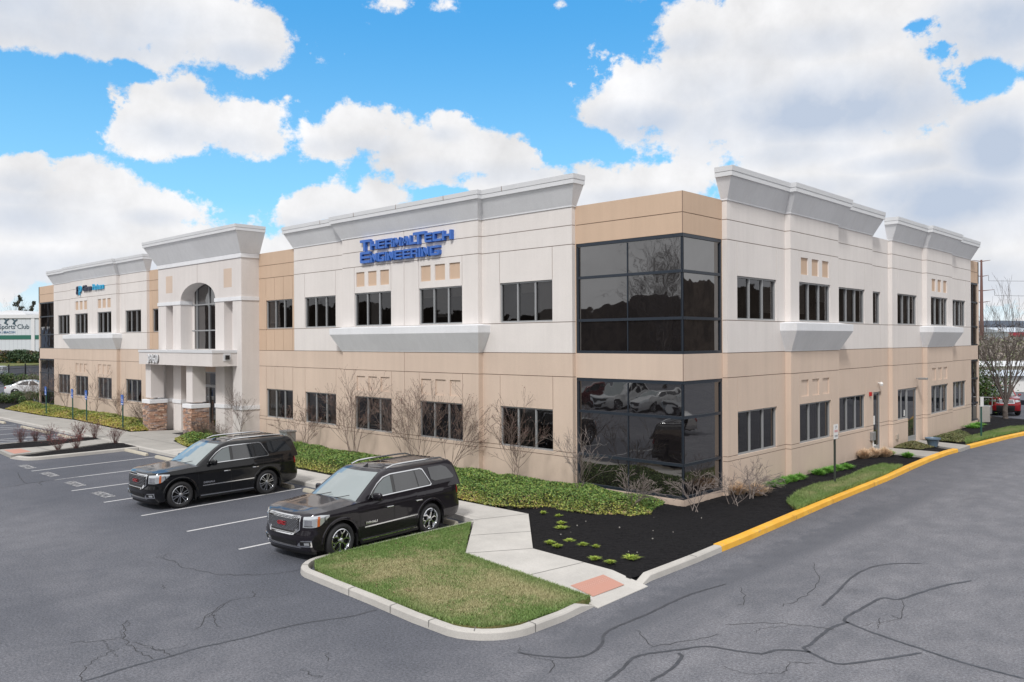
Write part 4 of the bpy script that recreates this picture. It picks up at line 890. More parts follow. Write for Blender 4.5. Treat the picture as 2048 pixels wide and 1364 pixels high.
        prev = None
        for p in tp:
            ff = min((p[1]-ym)/.35, (yM-p[1])/.35, 1); row = [(p[0]*a, p[1], p[2]+zc*math.sqrt(max(ff, 0))*(1-abs(a)**3)) for a in np.linspace(-1, 1, 2*K+1)]
            if prev:
                for j in range(2*K): mb.quad(prev[j], row[j], row[j+1], prev[j+1])
            prev = row
        bm = bmesh.new(); vs = [bm.verts.new(v) for v in mb.v]
        for f in mb.f:
            try: bm.faces.new([vs[i] for i in f])
            except ValueError: pass
        bmesh.ops.remove_doubles(bm, verts=bm.verts[:], dist=.0015); bmesh.ops.recalc_face_normals(bm, faces=bm.faces[:])
        return s.out(MB().bm(bm), 'roof', m, smooth=45)
    def decal(s, name, lo, hi, eps, m, side=1, parent=None, n=None, rows=4, smooth=40):
        """patch on the body between lower and upper outline, both lists (c, z)"""
        c0, c1 = lo[0][0], lo[-1][0]; n = n or max(2, int(abs(c1-c0)/.05)+1); mb = MB(); g = []
        for i in range(n+1):
            c = c0+(c1-c0)*i/n; a = np.interp(c, [p[0] for p in lo], [p[1] for p in lo]); b = np.interp(c, [p[0] for p in hi], [p[1] for p in hi]); g.append([(c, a+(b-a)*j/rows) for j in range(rows+1)])
        def P(q, e): p = s.surf(abs(q[0]), q[1], e); return (p[0]*(1 if q[0] >= 0 else -1)*side, p[1], p[2])
        for i in range(n):
            for j in range(rows): mb.quad(P(g[i][j], eps), P(g[i+1][j], eps), P(g[i+1][j+1], eps), P(g[i][j+1], eps))
            mb.quad(P(g[i][0], eps), P(g[i+1][0], eps), P(g[i+1][0], -.01), P(g[i][0], -.01)); mb.quad(P(g[i][-1], eps), P(g[i+1][-1], eps), P(g[i+1][-1], -.01), P(g[i][-1], -.01))
        for i in (0, n):
            for j in range(rows): mb.quad(P(g[i][j], eps), P(g[i][j+1], eps), P(g[i][j+1], -.01), P(g[i][j], -.01))
        return s.out(mb, name, m, parent, smooth)
    def sideglass(s, name, poly, eps, m, side=1, parent=None, thick=.012):
        def P(y, z, e): _, _, _, w = s.gx(z); return ((w+e)*side, y-s.yc, z)
        n = len(poly); q = []
        for i in range(n):
            a, b = poly[i], poly[(i+1) % n]; q += [(a[0]+(b[0]-a[0])*k/4, a[1]+(b[1]-a[1])*k/4) for k in range(4)]
        mb = MB(); m_ = len(q); mb.add([P(*p, eps) for p in q]+[P(*p, -thick) for p in q], [tuple(range(m_))]+[(i, (i+1) % m_, m_+(i+1) % m_, m_+i) for i in range(m_)])
        return s.out(mb, name, m, parent, 50)
    def frontglass(s, name, m, t0=.05, t1=.93, fr=.93, rear=False, eps=.008):
        G = s.S['house']; mb = MB(); g = []
        for t in np.linspace(t0, t1, 7):
            z, yf, yr, w = s.gh(t); r = G['r']; row = []
            for a in np.linspace(-1, 1, 13):
                x = a*(w-r*.6)*fr; y = (yr+eps) if rear else (yf+G['bow']*(x/w)**2+max(0, abs(x)-(w-r))**1.0*.35-eps); row.append((x, y-s.yc, z+eps*.6))
            g.append(row)
        for i in range(6):
            for j in range(12): mb.quad(g[i][j], g[i][j+1], g[i+1][j+1], g[i+1][j])
        return s.out(mb, name, m, None, 40)
    def wheel(s, y, side, style, mrim):
        R, wd = s.S['R'], s.S.get('tw', .27); t = MB(); hw = wd/2; rr = R*.70
        t.lathe([(rr-.005, hw-.035), (rr+.012, hw-.008), (R*.84, hw+.004), (R-.035, hw-.012), (R-.008, hw-.045), (R, hw-.08), (R, -hw+.08), (R-.035, -hw), (rr, -hw+.01)], 40, ax='x')
        e = bpy.data.objects.new('wheel', None); COL.objects.link(e); e.parent = s.root; e.empty_display_size = .2
        e.location = (side*(s.S['track'])*s.k, (y-s.yc)*s.k, R*s.k)
        if side < 0: e.rotation_euler = (0, 0, math.pi)
        s.out(t, 'tyre', M_RUBBER, e, 50)
        rim = MB(); rim.lathe([(rr-.004, hw-.030), (rr-.022, hw-.022), (rr-.03, hw-.04), (rr-.045, hw-.11)], 40, ax='x')
        hub = hw-.035; nsp = 6
        for q in range(nsp):
            a0 = 2*math.pi*q/nsp+.3
            def spoke(r0, a0_, r1, a1_, w0, w1, x0, x1):
                p0 = Vector((0, r0*math.cos(a0_), r0*math.sin(a0_))); p1 = Vector((0, r1*math.cos(a1_), r1*math.sin(a1_))); d = (p1-p0).normalized(); nn = Vector((0, -d.z, d.y))
                v = []
                for p, w_, x in ((p0, w0, x0), (p1, w1, x1)):
                    v += [p+nn*w_+Vector((x-.05, 0, 0)), p+nn*w_*.55+Vector((x, 0, 0)), p-nn*w_*.55+Vector((x, 0, 0)), p-nn*w_+Vector((x-.05, 0, 0))]
                rim.add(v, [(0, 1, 5, 4), (1, 2, 6, 5), (2, 3, 7, 6), (3, 0, 4, 7), (3, 2, 1, 0), (4, 5, 6, 7)])
            if style == 'Y':
                spoke(.05, a0, rr*.58, a0, .024, .026, hub, hub); spoke(rr*.52, a0, rr-.03, a0+.30, .022, .02, hub, hub-.012); spoke(rr*.52, a0, rr-.03, a0-.30, .022, .02, hub, hub-.012)
            else:
                spoke(.06, a0+.22, rr-.028, a0+.17, .018, .026, hub, hub-.012); spoke(.06, a0-.22, rr-.028, a0-.17, .018, .026, hub, hub-.012)
        rim.lathe([(.0, hub+.012), (.035, hub+.012), (.06, hub), (.075, hub-.05)], 16, ax='x')
        r = s.out(rim, 'rim', mrim, e, 35)
        dk = MB().lathe([(0, hw-.16), (rr-.02, hw-.13)], 24, ax='x'); s.out(dk, 'brake_disc', M_BLACK, e)
        cp = MB().lathe([(0, hub+.02), (.026, hub+.018), (.03, hub+.01)], 14, ax='x'); s.out(cp, 'hub_cap', M_STEEL, e)
    def seam(s, pts, side=1, w=.006, name='door_seam', m=None, eps=.0022):
        mb = MB(); P = lambda c, z: (lambda q: Vector((q[0]*side, q[1], q[2])))(s.surf(c, z, eps)); V = []
        for i in range(len(pts)-1):
            for k in range(5): t = k/5; V.append((pts[i][0]*(1-t)+pts[i+1][0]*t, pts[i][1]*(1-t)+pts[i+1][1]*t))
        V.append(pts[-1])
        for i in range(len(V)-1):
            a, b = V[i], V[i+1]; dc, dz = b[0]-a[0], b[1]-a[1]; L = math.hypot(dc, dz)+1e-9; nc, nz = -dz/L*w/2, dc/L*w/2
            mb.quad(P(a[0]-nc, a[1]-nz), P(b[0]-nc, b[1]-nz), P(b[0]+nc, b[1]+nz), P(a[0]+nc, a[1]+nz))
        return s.out(mb, name, m or M_BLACK)
SUV = dict(L=5.18, k=1.05, R=.405, tw=.285, track=.865, arch=.485, axles=(.93, 3.875),
    plan=[(0, 0), (.35, .012), (.62, .05), (.80, .12), (.90, .24), (.955, .42), (.985, .7), (1.0, 1.2), (1.01, 2.6), (1.005, 4.0), (.985, 4.6), (.95, 4.92), (.86, 5.10), (.6, 5.165), (0, 5.18)],
    nose=[(.2, .12), (.33, .05), (.5, .0), (.66, .0), (.72, .035), (1.0, .05), (1.07, .08), (1.13, .16)], tail=[(.25, .14), (.5, .0), (.68, .0), (.74, .06), (1.3, .12)],
    side=[(.2, .04), (.35, .012), (.55, .0), (.72, .006), (.92, .004), (1.02, .0), (1.08, .012), (1.16, .035), (1.3, .055)],
    belt=[(0, 1.09), (.12, 1.115), (.4, 1.135), (.9, 1.165), (1.45, 1.2), (2.0, 1.225), (4.0, 1.26), (5.18, 1.28)], sill=[(0, .27), (.5, .25), (1.5, .29), (3.4, .29), (4.6, .30), (5.18, .42)],
    crown=[(0, .0), (.15, .02), (.5, .045), (1.4, .06), (1.7, .02), (5.18, .0)], dome=[(0, 0), (.3, .012), (1.3, .016), (1.5, 0), (5.18, 0)],
    house=dict(t=[0, .3, .6, .85, 1], z=[1.16, 1.36, 1.56, 1.73, 1.82], yf=[1.33, 1.60, 1.89, 2.16, 2.36], yr=[5.12, 5.07, 5.01, 4.95, 4.86], w=[.955, .91, .855, .80, .735], r=.10, bow=.13, crown=.05))
def wiper(cr, x0, x1, y, z):
    mb = MB(); mb.tube([(x0, y-cr.yc, z), ((x0+x1)/2, y-cr.yc+.05, z+.035), (x1, y-cr.yc+.13, z+.10)], .008, 4); cr.out(mb, 'wiper', M_BLACK)
def suv(root, S, pm, style, mrim, mesh_style):
    c = Car(S, root); c.body(pm); c.house(pm); C = lambda y: float(c.c_of_s(y)); W = c.wheel
    for y in S['axles']:
        for sd in (1, -1): W(y, sd, style, mrim)
    ub = MB(); ub.box(-.72, .72, .3-c.yc, 4.9-c.yc, .30, 1.0)
    for y in S['axles']: ub.box(-.97, .97, y-.47-c.yc, y+.47-c.yc, .88, 1.02)
    c.out(ub, 'underbody', M_BLACK)
    # front: grille, lights, bumper
    g = [(-.56, 1.0), (.56, 1.0)]
    gr = c.decal('grille', [(-.60, .76), (-.42, .635), (.42, .635), (.60, .76)], [(-.60, 1.05), (-.5, 1.075), (.5, 1.075), (.60, 1.05)], .035, M_CHROME, rows=3)
    c.decal('backing', [(-.565, .775), (-.405, .665), (.405, .665), (.565, .775)], [(-.565, 1.025), (-.48, 1.045), (.48, 1.045), (.565, 1.025)], .040, M_BLACK, parent=gr)
    me = MB(); nz = 13 if mesh_style else 9; nx = 21 if mesh_style else 13
    for j in range(nz):
        z = .685+(1.03-.685)*j/(nz-1); hw = .56 if z > .775 else .405+(z-.665)*1.4
        for i in range(nx):
            a = -hw+(2*hw)*(i+(.5 if j % 2 else 0))/nx; wd = 2*hw/nx*.92
            if a+wd > hw: continue
            p = [c.surf(abs(q), zz, .048)*np.array([1 if q >= 0 else -1, 1, 1]) for q, zz in ((a, z), (a+wd*.5, z+.010), (a+wd, z), (a+wd*.5, z-.010))]
            p2 = [(q[0], q[1]+.02, q[2]) for q in p]; me.add([tuple(q) for q in p]+p2, [(0, 1, 2, 3), (0, 1, 5, 4), (1, 2, 6, 5), (2, 3, 7, 6), (3, 0, 4, 7)])
    c.out(me, 'mesh', M_CHROME, gr)
    t = text_mb('GMC', .115, .02, 'CENTER', bold=.006, sx=1.15); y0 = c.surf(0, .86, .065)[1]; xf(t, lambda a, b, q: (a, y0-q, .83+b)); c.out(t, 'badge', mat('red_badge', (.30, .015, .02), .25, coat=1), gr)
    for sd in (1, -1):
        hl = c.decal('headlight', [(.66, .815), (.93, .815), (1.08, .84), (1.34, 1.03)], [(.66, 1.055), (.93, 1.075), (1.08, 1.085), (1.34, 1.065)], .008, M_LAMP, sd)
        c.decal('lens', [(.70, .86), (.88, .86)], [(.70, .985), (.88, .985)], .014, M_CHROME, sd, hl); c.decal('trim', [(.7, .84), (.9, .84)], [(.7, .852), (.9, .852)], .016, M_BLACK, sd, hl)
        c.decal('indicator', [(1.01, .83), (1.07, .84)], [(1.02, 1.055), (1.09, 1.06)], .012, M_AMBER, sd, hl)
        fl = c.decal('fog_light_bezel', [(.50, .39), (.60, .37), (.90, .38)], [(.50, .40), (.64, .52), (.90, .53)], .012, M_CHROME, sd)
        c.decal('backing', [(.60, .405), (.87, .405)], [(.64, .495), (.87, .505)], .017, M_BLACK, sd, fl); c.decal('lens', [(.72, .42), (.84, .42)], [(.72, .475), (.84, .48)], .022, M_LAMP, sd, fl)
        tl = c.decal('tail_light', [(C(4.98), .93), (C(5.0)+.16, .93)], [(C(4.99), 1.29), (C(5.0)+.16, 1.29)], .010, M_RED, sd)
        # side trim, sill, handles, seams
        c.decal('side_moulding', [(C(1.62), .585), (C(3.38), .60)], [(C(1.62), .612), (C(3.38), .627)], .016, M_CHROME, sd, rows=1); c.decal('sill_trim', [(C(1.55), .285), (C(3.35), .285)], [(C(1.55), .31), (C(3.35), .31)], .03, M_CHROME, sd, rows=1)
        c.decal('running_board', [(C(1.52), .22), (C(3.40), .22)], [(C(1.52), .282), (C(3.40), .282)], .035, M_BLACK, sd, rows=1)
        for y in (2.42, 3.42):
            h = MB(); px = c.surf(C(y), .965, 0)[0]; h.bbox(px, px+.045, y-.11-c.yc, y+.11-c.yc, .95, .985, .012)
            if sd < 0: h.v = [(-x, y_, z) for x, y_, z in h.v]
            c.out(h, 'door_handle', M_CHROME)
        for pts in ([(C(1.50), .34), (C(1.50), .8), (C(1.46), 1.17)], [(C(2.58), .32), (C(2.585), .8), (C(2.6), 1.2)], [(C(3.42), .50), (C(3.5), .85), (C(3.72), 1.0), (C(3.74), 1.2)], [(C(1.50), .335), (C(2.58), .315), (C(3.36), .32)], [(C(1.46), 1.165), (C(1.1), 1.13), (C(.62), 1.10)]): c.seam(pts, sd)
        # wheel arch lips
        for y in S['axles']:
            mb = MB(); K = 22; R = S['arch']
            for i in range(K+1):
                th = math.pi*i/K
                for rr_, e in ((R+.065, .002), (R+.045, .016), (R, .018), (R-.012, -.03)):
                    yy = y+rr_*math.cos(th); z = S['R']+rr_*math.sin(th); p = c.surf(C(yy), max(z, .3), e); mb.v.append((p[0]*sd, p[1], max(z, S['R']-.08)))
            for i in range(K):
                for j in range(3): mb.f.append((i*4+j, i*4+j+1, i*4+j+5, i*4+j+4)); mb.m.append(0)
            c.out(mb, 'wheel_arch', pm)
            mf = MB(); px = c.surf(C(y+.52), .4, 0)[0]; mf.box(min(px*sd, (px-.26)*sd), max(px*sd, (px-.26)*sd), y+.47-c.yc, y+.485-c.yc, .2, .48); c.out(mf, 'mud_flap', M_BLACK)
        # glass
        dlo = [(1.78, 1.235), (1.93, 1.40), (2.12, 1.56), (2.34, 1.685), (2.6, 1.735), (3.66, 1.74), (3.74, 1.71), (3.97, 1.30), (3.93, 1.265)]
        ins = lambda P, d: (lambda cc: [(p[0]+(cc[0]-p[0])*d/max(.2, abs(p[0]-cc[0])+.2)*1.3, p[1]+(cc[1]-p[1])*d/.23) for p in P])((2.85, 1.49))
        tr = c.sideglass('window_trim', dlo, .014, M_CHROME, sd); c.sideglass('pillar_trim', ins(dlo, .022), .017, M_GLOSSBLK, sd, tr)
        c.sideglass('window', [(1.90, 1.27), (2.04, 1.43), (2.2, 1.56), (2.38, 1.65), (2.58, 1.69), (2.58, 1.272)], .021, M_SIDEGL, sd); c.sideglass('window', [(2.68, 1.275), (2.68, 1.70), (3.40, 1.705), (3.46, 1.29)], .021, M_PRIV, sd)
        c.sideglass('window', [(3.50, 1.29), (3.44, 1.705), (3.62, 1.705), (3.70, 1.67), (3.88, 1.31)], .021, M_PRIV, sd)
        c.sideglass('rear_quarter_window', [(4.10, 1.36), (3.98, 1.42), (3.94, 1.72), (4.45, 1.72), (4.62, 1.66), (4.84, 1.40), (4.80, 1.36)], .010, M_PRIV, sd)
        # mirror
        mr = MB(); bm = bmesh.new(); bmesh.ops.create_uvsphere(bm, u_segments=14, v_segments=8, radius=1); 
        for v in bm.verts:
            q = v.co; q = Vector([math.copysign(abs(a)**.6, a) for a in q]); v.co = Vector((1.12+q.x*.125, 1.93-c.yc+q.y*.06+.02*q.x, 1.29+q.z*.095))
        mr.bm(bm); mr.tube([(.9, 1.95-c.yc, 1.24), (1.05, 1.94-c.yc, 1.23)], .035, 6)
        if sd < 0: mr.v = [(-x, y_, z) for x, y_, z in mr.v]
        c.out(mr, 'side_mirror', pm)
        # roof rail
        rl = MB(); path = [(.66, 2.62, 1.845), (.665, 2.85, 1.905), (.67, 3.2, 1.915), (.67, 4.3, 1.91), (.665, 4.55, 1.90), (.655, 4.75, 1.84)]; rl.tube([(x*sd, y_-c.yc, z) for x, y_, z in path], [.018, .022, .026, .026, .022, .018], 6); rr = c.out(rl, 'roof_rail', M_CHROME)
    c.decal('bumper_trim', [(-.62, .345), (.62, .345)], [(-.62, .362), (.62, .362)], .02, M_CHROME, rows=1); c.decal('lower_intake', [(-.48, .40), (.48, .40)], [(-.48, .50), (.48, .50)], .008, M_BLACK, rows=2)
    c.decal('air_dam', [(-.98, .19), (.98, .19)], [(-.98, .30), (.98, .30)], -.02, M_BLACK, rows=1, n=36)
    c.frontglass('windscreen', M_WSH); c.frontglass('rear_window', M_PRIV, .25, .9, .9, True)
    wiper(c, .05, .6, 1.36, 1.235); wiper(c, -.62, -.08, 1.36, 1.235)
    sr = MB(); sr.bbox(-.42, .42, 2.75-c.yc, 3.35-c.yc, 1.855, 1.874, .008); c.out(sr, 'sunroof', M_GLOSSBLK)
    rb = MB()
    for i in range(7): x = -.45+.15*i; rb.bbox(x-.022, x+.022, 3.5-c.yc, 4.7-c.yc, 1.852, 1.874, .006)
    c.out(rb, 'roof_ribs', pm)
    an = MB(); an.prism([(2.44-c.yc, 1.85), (2.60-c.yc, 1.85), (2.60-c.yc, 1.925), (2.56-c.yc, 1.92)], -.02, .02, ax=0); c.out(an, 'antenna_fin', M_GLOSSBLK)
    t = text_mb('DENALI', .075, .008, 'LEFT', bold=.003, sx=1.45); px = c.surf(C(1.9), .70, .012)[0]; xf(t, lambda a, b, q: (px+q+.004, 1.64-c.yc+a, .665+b)); c.out(t, 'door_badge', M_CHROME)
    return c
r1 = empty('sport_utility_vehicle', (-4.36, -8.80, 0), 'dark charcoal brown sport utility vehicle beside the grass island kerb', 'SUV', 'large dark SUVs backed into the parking bays', math.radians(4.8))
suv(r1, SUV, paint('charcoal_brown_paint', (.017, .0145, .0205), .5, .3), 'Y', M_CHROME, True)
r2 = empty('sport_utility_vehicle', (-13.08, -8.74, 0), 'black sport utility vehicle with silver spoke wheels in front of the entrance column', 'SUV', 'large dark SUVs backed into the parking bays', math.radians(1.6))
suv(r2, SUV, paint('black_paint', (.0025, .003, .0045), .2, .3), 'D', M_ALU, False)
# ---- plain cars for the background
def simple_car(root, S, pm, wins=None, front=True):
    c = Car(S, root); c.body(pm); c.house(pm); C = lambda y: float(c.c_of_s(y))
    for y in S['axles']:
        for sd in (1, -1): c.wheel(y, sd, 'D', M_ALU)
    ub = MB(); ub.box(-S['w']*.7, S['w']*.7, .3-c.yc, S['L']-.3-c.yc, .22, .62)
    for y in S['axles']: ub.box(-S['w']*.94, S['w']*.94, y-.36-c.yc, y+.36-c.yc, .6, .7)
    c.out(ub, 'underbody', M_BLACK)
    hz = S['lamp']
    for sd in (1, -1):
        a0 = S['lc']; c.decal('headlight', [(a0, hz-.08), (a0+.42, hz-.02)], [(a0, hz+.07), (a0+.42, hz+.09)], .008, M_LAMP, sd)
        e = float(c.arc[-1]); c.decal('tail_light', [(e-a0-.42, hz+.06), (e-a0, hz+.04)], [(e-a0-.42, hz+.2), (e-a0, hz+.19)], .008, M_RED, sd)
        for p in S['glass']: c.sideglass('window', p, .008, M_PRIV, sd)
        mr = MB(); bm = bmesh.new(); bmesh.ops.create_uvsphere(bm, u_segments=10, v_segments=6, radius=1)
        mx, my, mz = S['mirror']
        for v in bm.verts: v.co = Vector(((mx+v.co.x*.1)*sd, my-c.yc+v.co.y*.05, mz+v.co.z*.065))
        mr.bm(bm); c.out(mr, 'side_mirror', pm)
    gl = S['grille']; c.decal('grille', [(-gl[0], gl[1]), (gl[0], gl[1])], [(-gl[0], gl[2]), (gl[0], gl[2])], .012, M_CHROME if S.get('chrome') else M_BLACK)
    if S.get('chrome'):
        for z in np.linspace(gl[1]+.05, gl[2]-.05, 4): c.decal('grille_slot', [(-gl[0]+.06, z-.016), (gl[0]-.06, z-.016)], [(-gl[0]+.06, z+.016), (gl[0]-.06, z+.016)], .02, M_BLACK, rows=1)
        t = text_mb('GMC', .13, .02, 'CENTER', bold=.006, sx=1.15); y0 = c.surf(0, .86, .04)[1]; zc = (gl[1]+gl[2])/2-.045; xf(t, lambda a, b, q: (a, y0-q, zc+b)); c.out(t, 'badge', mat('red_badge', (.30, .015, .02), .25, coat=1))
    c.decal('lower_intake', [(-gl[0], .28), (gl[0], .28)], [(-gl[0], gl[1]-.12), (gl[0], gl[1]-.12)], .008, M_BLACK)
    c.decal('number_plate', [(-.16, gl[1]-.1), (.16, gl[1]-.1)], [(-.16, gl[1]+.03), (.16, gl[1]+.03)], .02, M_WPLAS, rows=1) if not S.get('chrome') else None
    c.frontglass('windscreen', M_WSH); c.frontglass('rear_window', M_PRIV, .2, .9, .9, True)
    return c
SED = dict(L=4.75, k=1.08, w=.92, R=.33, tw=.22, track=.79, arch=.375, axles=(.93, 3.72), lamp=.66, lc=.50, mirror=(.98, 1.6, .98), grille=(.45, .50, .68),
    plan=[(0, 0), (.35, .02), (.6, .09), (.78, .25), (.87, .5), (.90, .9), (.92, 2.2), (.91, 3.6), (.87, 4.3), (.75, 4.62), (.5, 4.73), (0, 4.75)],
    nose=[(.2, .08), (.4, 0), (.6, .03), (.75, .16)], tail=[(.25, .1), (.5, 0), (.8, .04), (.95, .1)], side=[(.2, .05), (.4, .01), (.6, 0), (.75, .01), (.95, .05)],
    belt=[(0, .70), (.25, .76), (1.2, .90), (2, .93), (3.6, .96), (4.3, .98), (4.75, .94)], sill=[(0, .2), (1.2, .2), (3.5, .2), (4.75, .3)], crown=[(0, 0), (.3, .03), (1.0, .05), (1.6, .02), (3.6, .02), (4.2, .04), (4.75, .01)], dome=[(0, 0), (4.75, 0)],
    house=dict(t=[0, .4, .8, 1], z=[.90, 1.14, 1.36, 1.42], yf=[1.15, 1.62, 2.05, 2.3], yr=[4.2, 3.85, 3.45, 3.2], w=[.86, .76, .65, .58], r=.12, bow=.16, crown=.04),
    glass=[[(1.75, .98), (2.2, 1.3), (2.55, 1.36), (2.6, .98)], [(2.68, .98), (2.65, 1.36), (3.1, 1.33), (3.6, 1.02)]])
CUV = dict(SED); CUV.update(L=4.65, house=dict(t=[0, .4, .8, 1], z=[1.02, 1.3, 1.56, 1.64], yf=[1.15, 1.55, 1.95, 2.15], yr=[4.5, 4.42, 4.25, 4.1], w=[.87, .79, .70, .64], r=.12, bow=.15, crown=.05), belt=[(0, .88), (.25, .93), (1.2, 1.03), (2, 1.07), (4.65, 1.12)],
    plan=[(0, 0), (.35, .02), (.6, .08), (.78, .22), (.87, .5), (.91, .9), (.92, 2.2), (.92, 3.6), (.88, 4.3), (.78, 4.56), (.5, 4.64), (0, 4.65)], R=.36, arch=.41, lamp=.80, grille=(.5, .62, .82), mirror=(1.0, 1.6, 1.14), tail=[(.25, .1), (.5, 0), (.8, .02), (1.12, .06)],
    glass=[[(1.7, 1.12), (2.1, 1.45), (2.45, 1.54), (2.6, 1.12)], [(2.68, 1.12), (2.6, 1.54), (3.4, 1.54), (3.5, 1.14)], [(3.58, 1.15), (3.5, 1.53), (4.0, 1.47), (4.2, 1.2)]])
PUP = dict(CUV); PUP.update(L=5.4, k=1.1, R=.385, tw=.25, track=.80, arch=.45, axles=(.95, 4.2), lamp=.93, lc=.55, grille=(.50, .78, 1.02), chrome=True,
    plan=[(0, 0), (.35, .01), (.62, .05), (.80, .14), (.88, .32), (.92, .7), (.94, 2.2), (.94, 4.6), (.92, 5.2), (.85, 5.36), (.5, 5.39), (0, 5.4)], belt=[(0, 1.06), (.25, 1.1), (1.3, 1.16), (5.4, 1.2)], sill=[(0, .34), (5.4, .42)],
    nose=[(.3, .06), (.5, 0), (.7, 0), (.8, .04), (1.1, .08)], house=dict(t=[0, .4, .8, 1], z=[1.14, 1.4, 1.68, 1.76], yf=[1.35, 1.75, 2.1, 2.3], yr=[3.95, 3.9, 3.85, 3.75], w=[.89, .82, .74, .68], r=.1, bow=.1, crown=.04), mirror=(1.08, 1.85, 1.22),
    glass=[[(1.9, 1.22), (2.25, 1.55), (2.5, 1.66), (2.7, 1.22)], [(2.78, 1.22), (2.7, 1.66), (3.55, 1.66), (3.65, 1.24)]])
e = empty('pickup_truck', (-1.2, 43.5, 0), 'red pickup truck facing the camera behind the bare tree', 'pickup truck', None, math.radians(22)); simple_car(e, PUP, paint('red_paint', (.30, .008, .012), .2, .3))
M_WPAINT = paint('white_car_paint', (.62, .63, .64), 0, .35)
ws = empty('sedan', (-78.2, 4.4, 0), 'white sedan parked by the low evergreen shrubs at the far left building corner', 'car', None, math.radians(150)); simple_car(ws, SED, M_WPAINT)
wv = empty('crossover_car', (-127.5, 13.6, 0), 'white crossover car behind the black iron fence', 'car', None, math.radians(60)); simple_car(wv, CUV, M_WPAINT)
rc = empty('crossover_car', (-54.5, -8.2, 0), 'dark red car just entering the left picture edge', 'car', None, math.radians(0)); simple_car(rc, CUV, paint('dark_red_paint', (.09, .005, .008), .3, .3))
# cars across the drive, behind the camera: they show in the corner glazing
silver = paint('silver_paint', (.35, .36, .37), .7, .35)
q = empty('sedan', (-17, -29, 0), 'silver sedan across the lot, mirrored in the ground floor corner glass', 'car', None, math.radians(190)); simple_car(q, SED, silver)
for i, (x, y, r_, src, lb) in enumerate([(-20.5, -29.5, 186, ws, 'white sedan across the lot, mirrored in the corner glass'), (-24.2, -30, 184, wv, 'white crossover across the lot, mirrored in the corner glass'), (12.6, 17.5, 100, ws, 'white sedan across the drive, mirrored in the side corner glass'), (-28, -30, 182, rc, 'dark red crossover across the lot, mirrored in the corner glass')]):
    d_ = dup(src); d_.location = (x, y, 0); d_.rotation_euler = (0, 0, math.radians(r_)); d_['label'] = lb
# ================================================================== PLANTS
def tubes_np(name, segs, m, parent=None, loc=None, k=4):
    """segs: list of (p0,p1,r0,r1)"""
    A = np.array([s[0] for s in segs], float); B = np.array([s[1] for s in segs], float); r0 = np.array([s[2] for s in segs])[:, None]; r1 = np.array([s[3] for s in segs])[:, None]
    D = B-A; L = np.linalg.norm(D, axis=1)[:, None]+1e-9; D /= L; ref = np.where(np.abs(D[:, 2:3]) < .9, np.array([[0, 0, 1.]]), np.array([[1., 0, 0]])); U = np.cross(D, ref); U /= np.linalg.norm(U, axis=1)[:, None]; W_ = np.cross(D, U)
    n = len(A); V = np.zeros((n, 2*k, 3))
    for j in range(k):
        t = 2*math.pi*j/k; o = U*math.cos(t)+W_*math.sin(t); V[:, j] = A-D*r0*.3+o*r0; V[:, k+j] = B+o*r1
    F = np.array([[j, (j+1) % k, k+(j+1) % k, k+j] for j in range(k)]); F = (F[None]+(np.arange(n)*2*k)[:, None, None]).reshape(-1, 4)
    return npmesh(name, V.reshape(-1, 3), F, m, None, parent, loc, smooth=True)
def branch(segs, p, d, L, r, lvl, spread=.6, up=.12, nseg=4, wob=.18, kids=3, tips=None, minr=.0025):
    p = Vector(p); d = Vector(d).normalized(); sl = L/nseg; rr = r
    for i in range(nseg):
        d = (d+Vector((random.gauss(0, wob), random.gauss(0, wob), random.gauss(0, wob*.6)+up))).normalized(); q = p+d*sl; r2 = max(minr, r*(1-.7*(i+1)/nseg)); segs.append((tuple(p), tuple(q), rr, r2)); p = q; rr = r2
        if lvl > 0 and i > 0 or (lvl > 0 and nseg <= 2):
            for _ in range(kids if i == nseg-1 else random.choice([1, 2, 2]) if kids > 1 else 1):
                a = Vector((random.gauss(0, 1), random.gauss(0, 1), random.gauss(0, .6))).normalized(); nd = (d+a*spread*random.uniform(.6, 1.3)).normalized()
                branch(segs, p, nd, L*random.uniform(.42, .72), rr*.72, lvl-1, spread, up, max(3, nseg-1), wob, kids, tips, minr)
    if lvl == 0 and tips is not None: tips.append(tuple(p))
def magnolia(x, y, H, label, stems=6, lean=(0, 0), spread=.32, m=None, red=0, lvl=3, r=.028, z=.1, group='bare ornamental shrubs along the walls', flat=0):
    root = empty('ornamental_shrub', (x, y, z), label, 'shrub', group); segs = []; tips = []
    for k in range(stems):
        a = random.uniform(0, 6.28); s = random.uniform(.4, 1)*spread; d = (math.cos(a)*s+lean[0], math.sin(a)*s*.55+lean[1], 1)
        branch(segs, (random.gauss(0, .09), random.gauss(0, .07), 0), d, H*random.uniform(.42, .62), r*random.uniform(.7, 1.1), lvl, .62, .05-flat, 4, .11, 2, tips, .0042)
    segs = [s for s in segs if max(s[0][1], s[1][1])+y < -.22 or x > -.5 or y > -.2]
    tubes_np('stems', segs, m or M_TWIG, root)
    if tips and red:
        T_ = np.array(tips); T_ = T_[rng.random(len(T_)) < .8]; T_ = np.repeat(T_, red, 0)+rng.normal(0, .05, (len(T_)*red, 3)); T_ = T_[(T_[:, 1]+y < -.2)]
        c = np.where(rng.random(len(T_))[:, None] < .7, np.array([.17, .085, .07]), np.array([.28, .19, .14])); leaves('buds', T_, .022, c, 0, root)['kind'] = 'stuff'
    return root
random.seed(21)
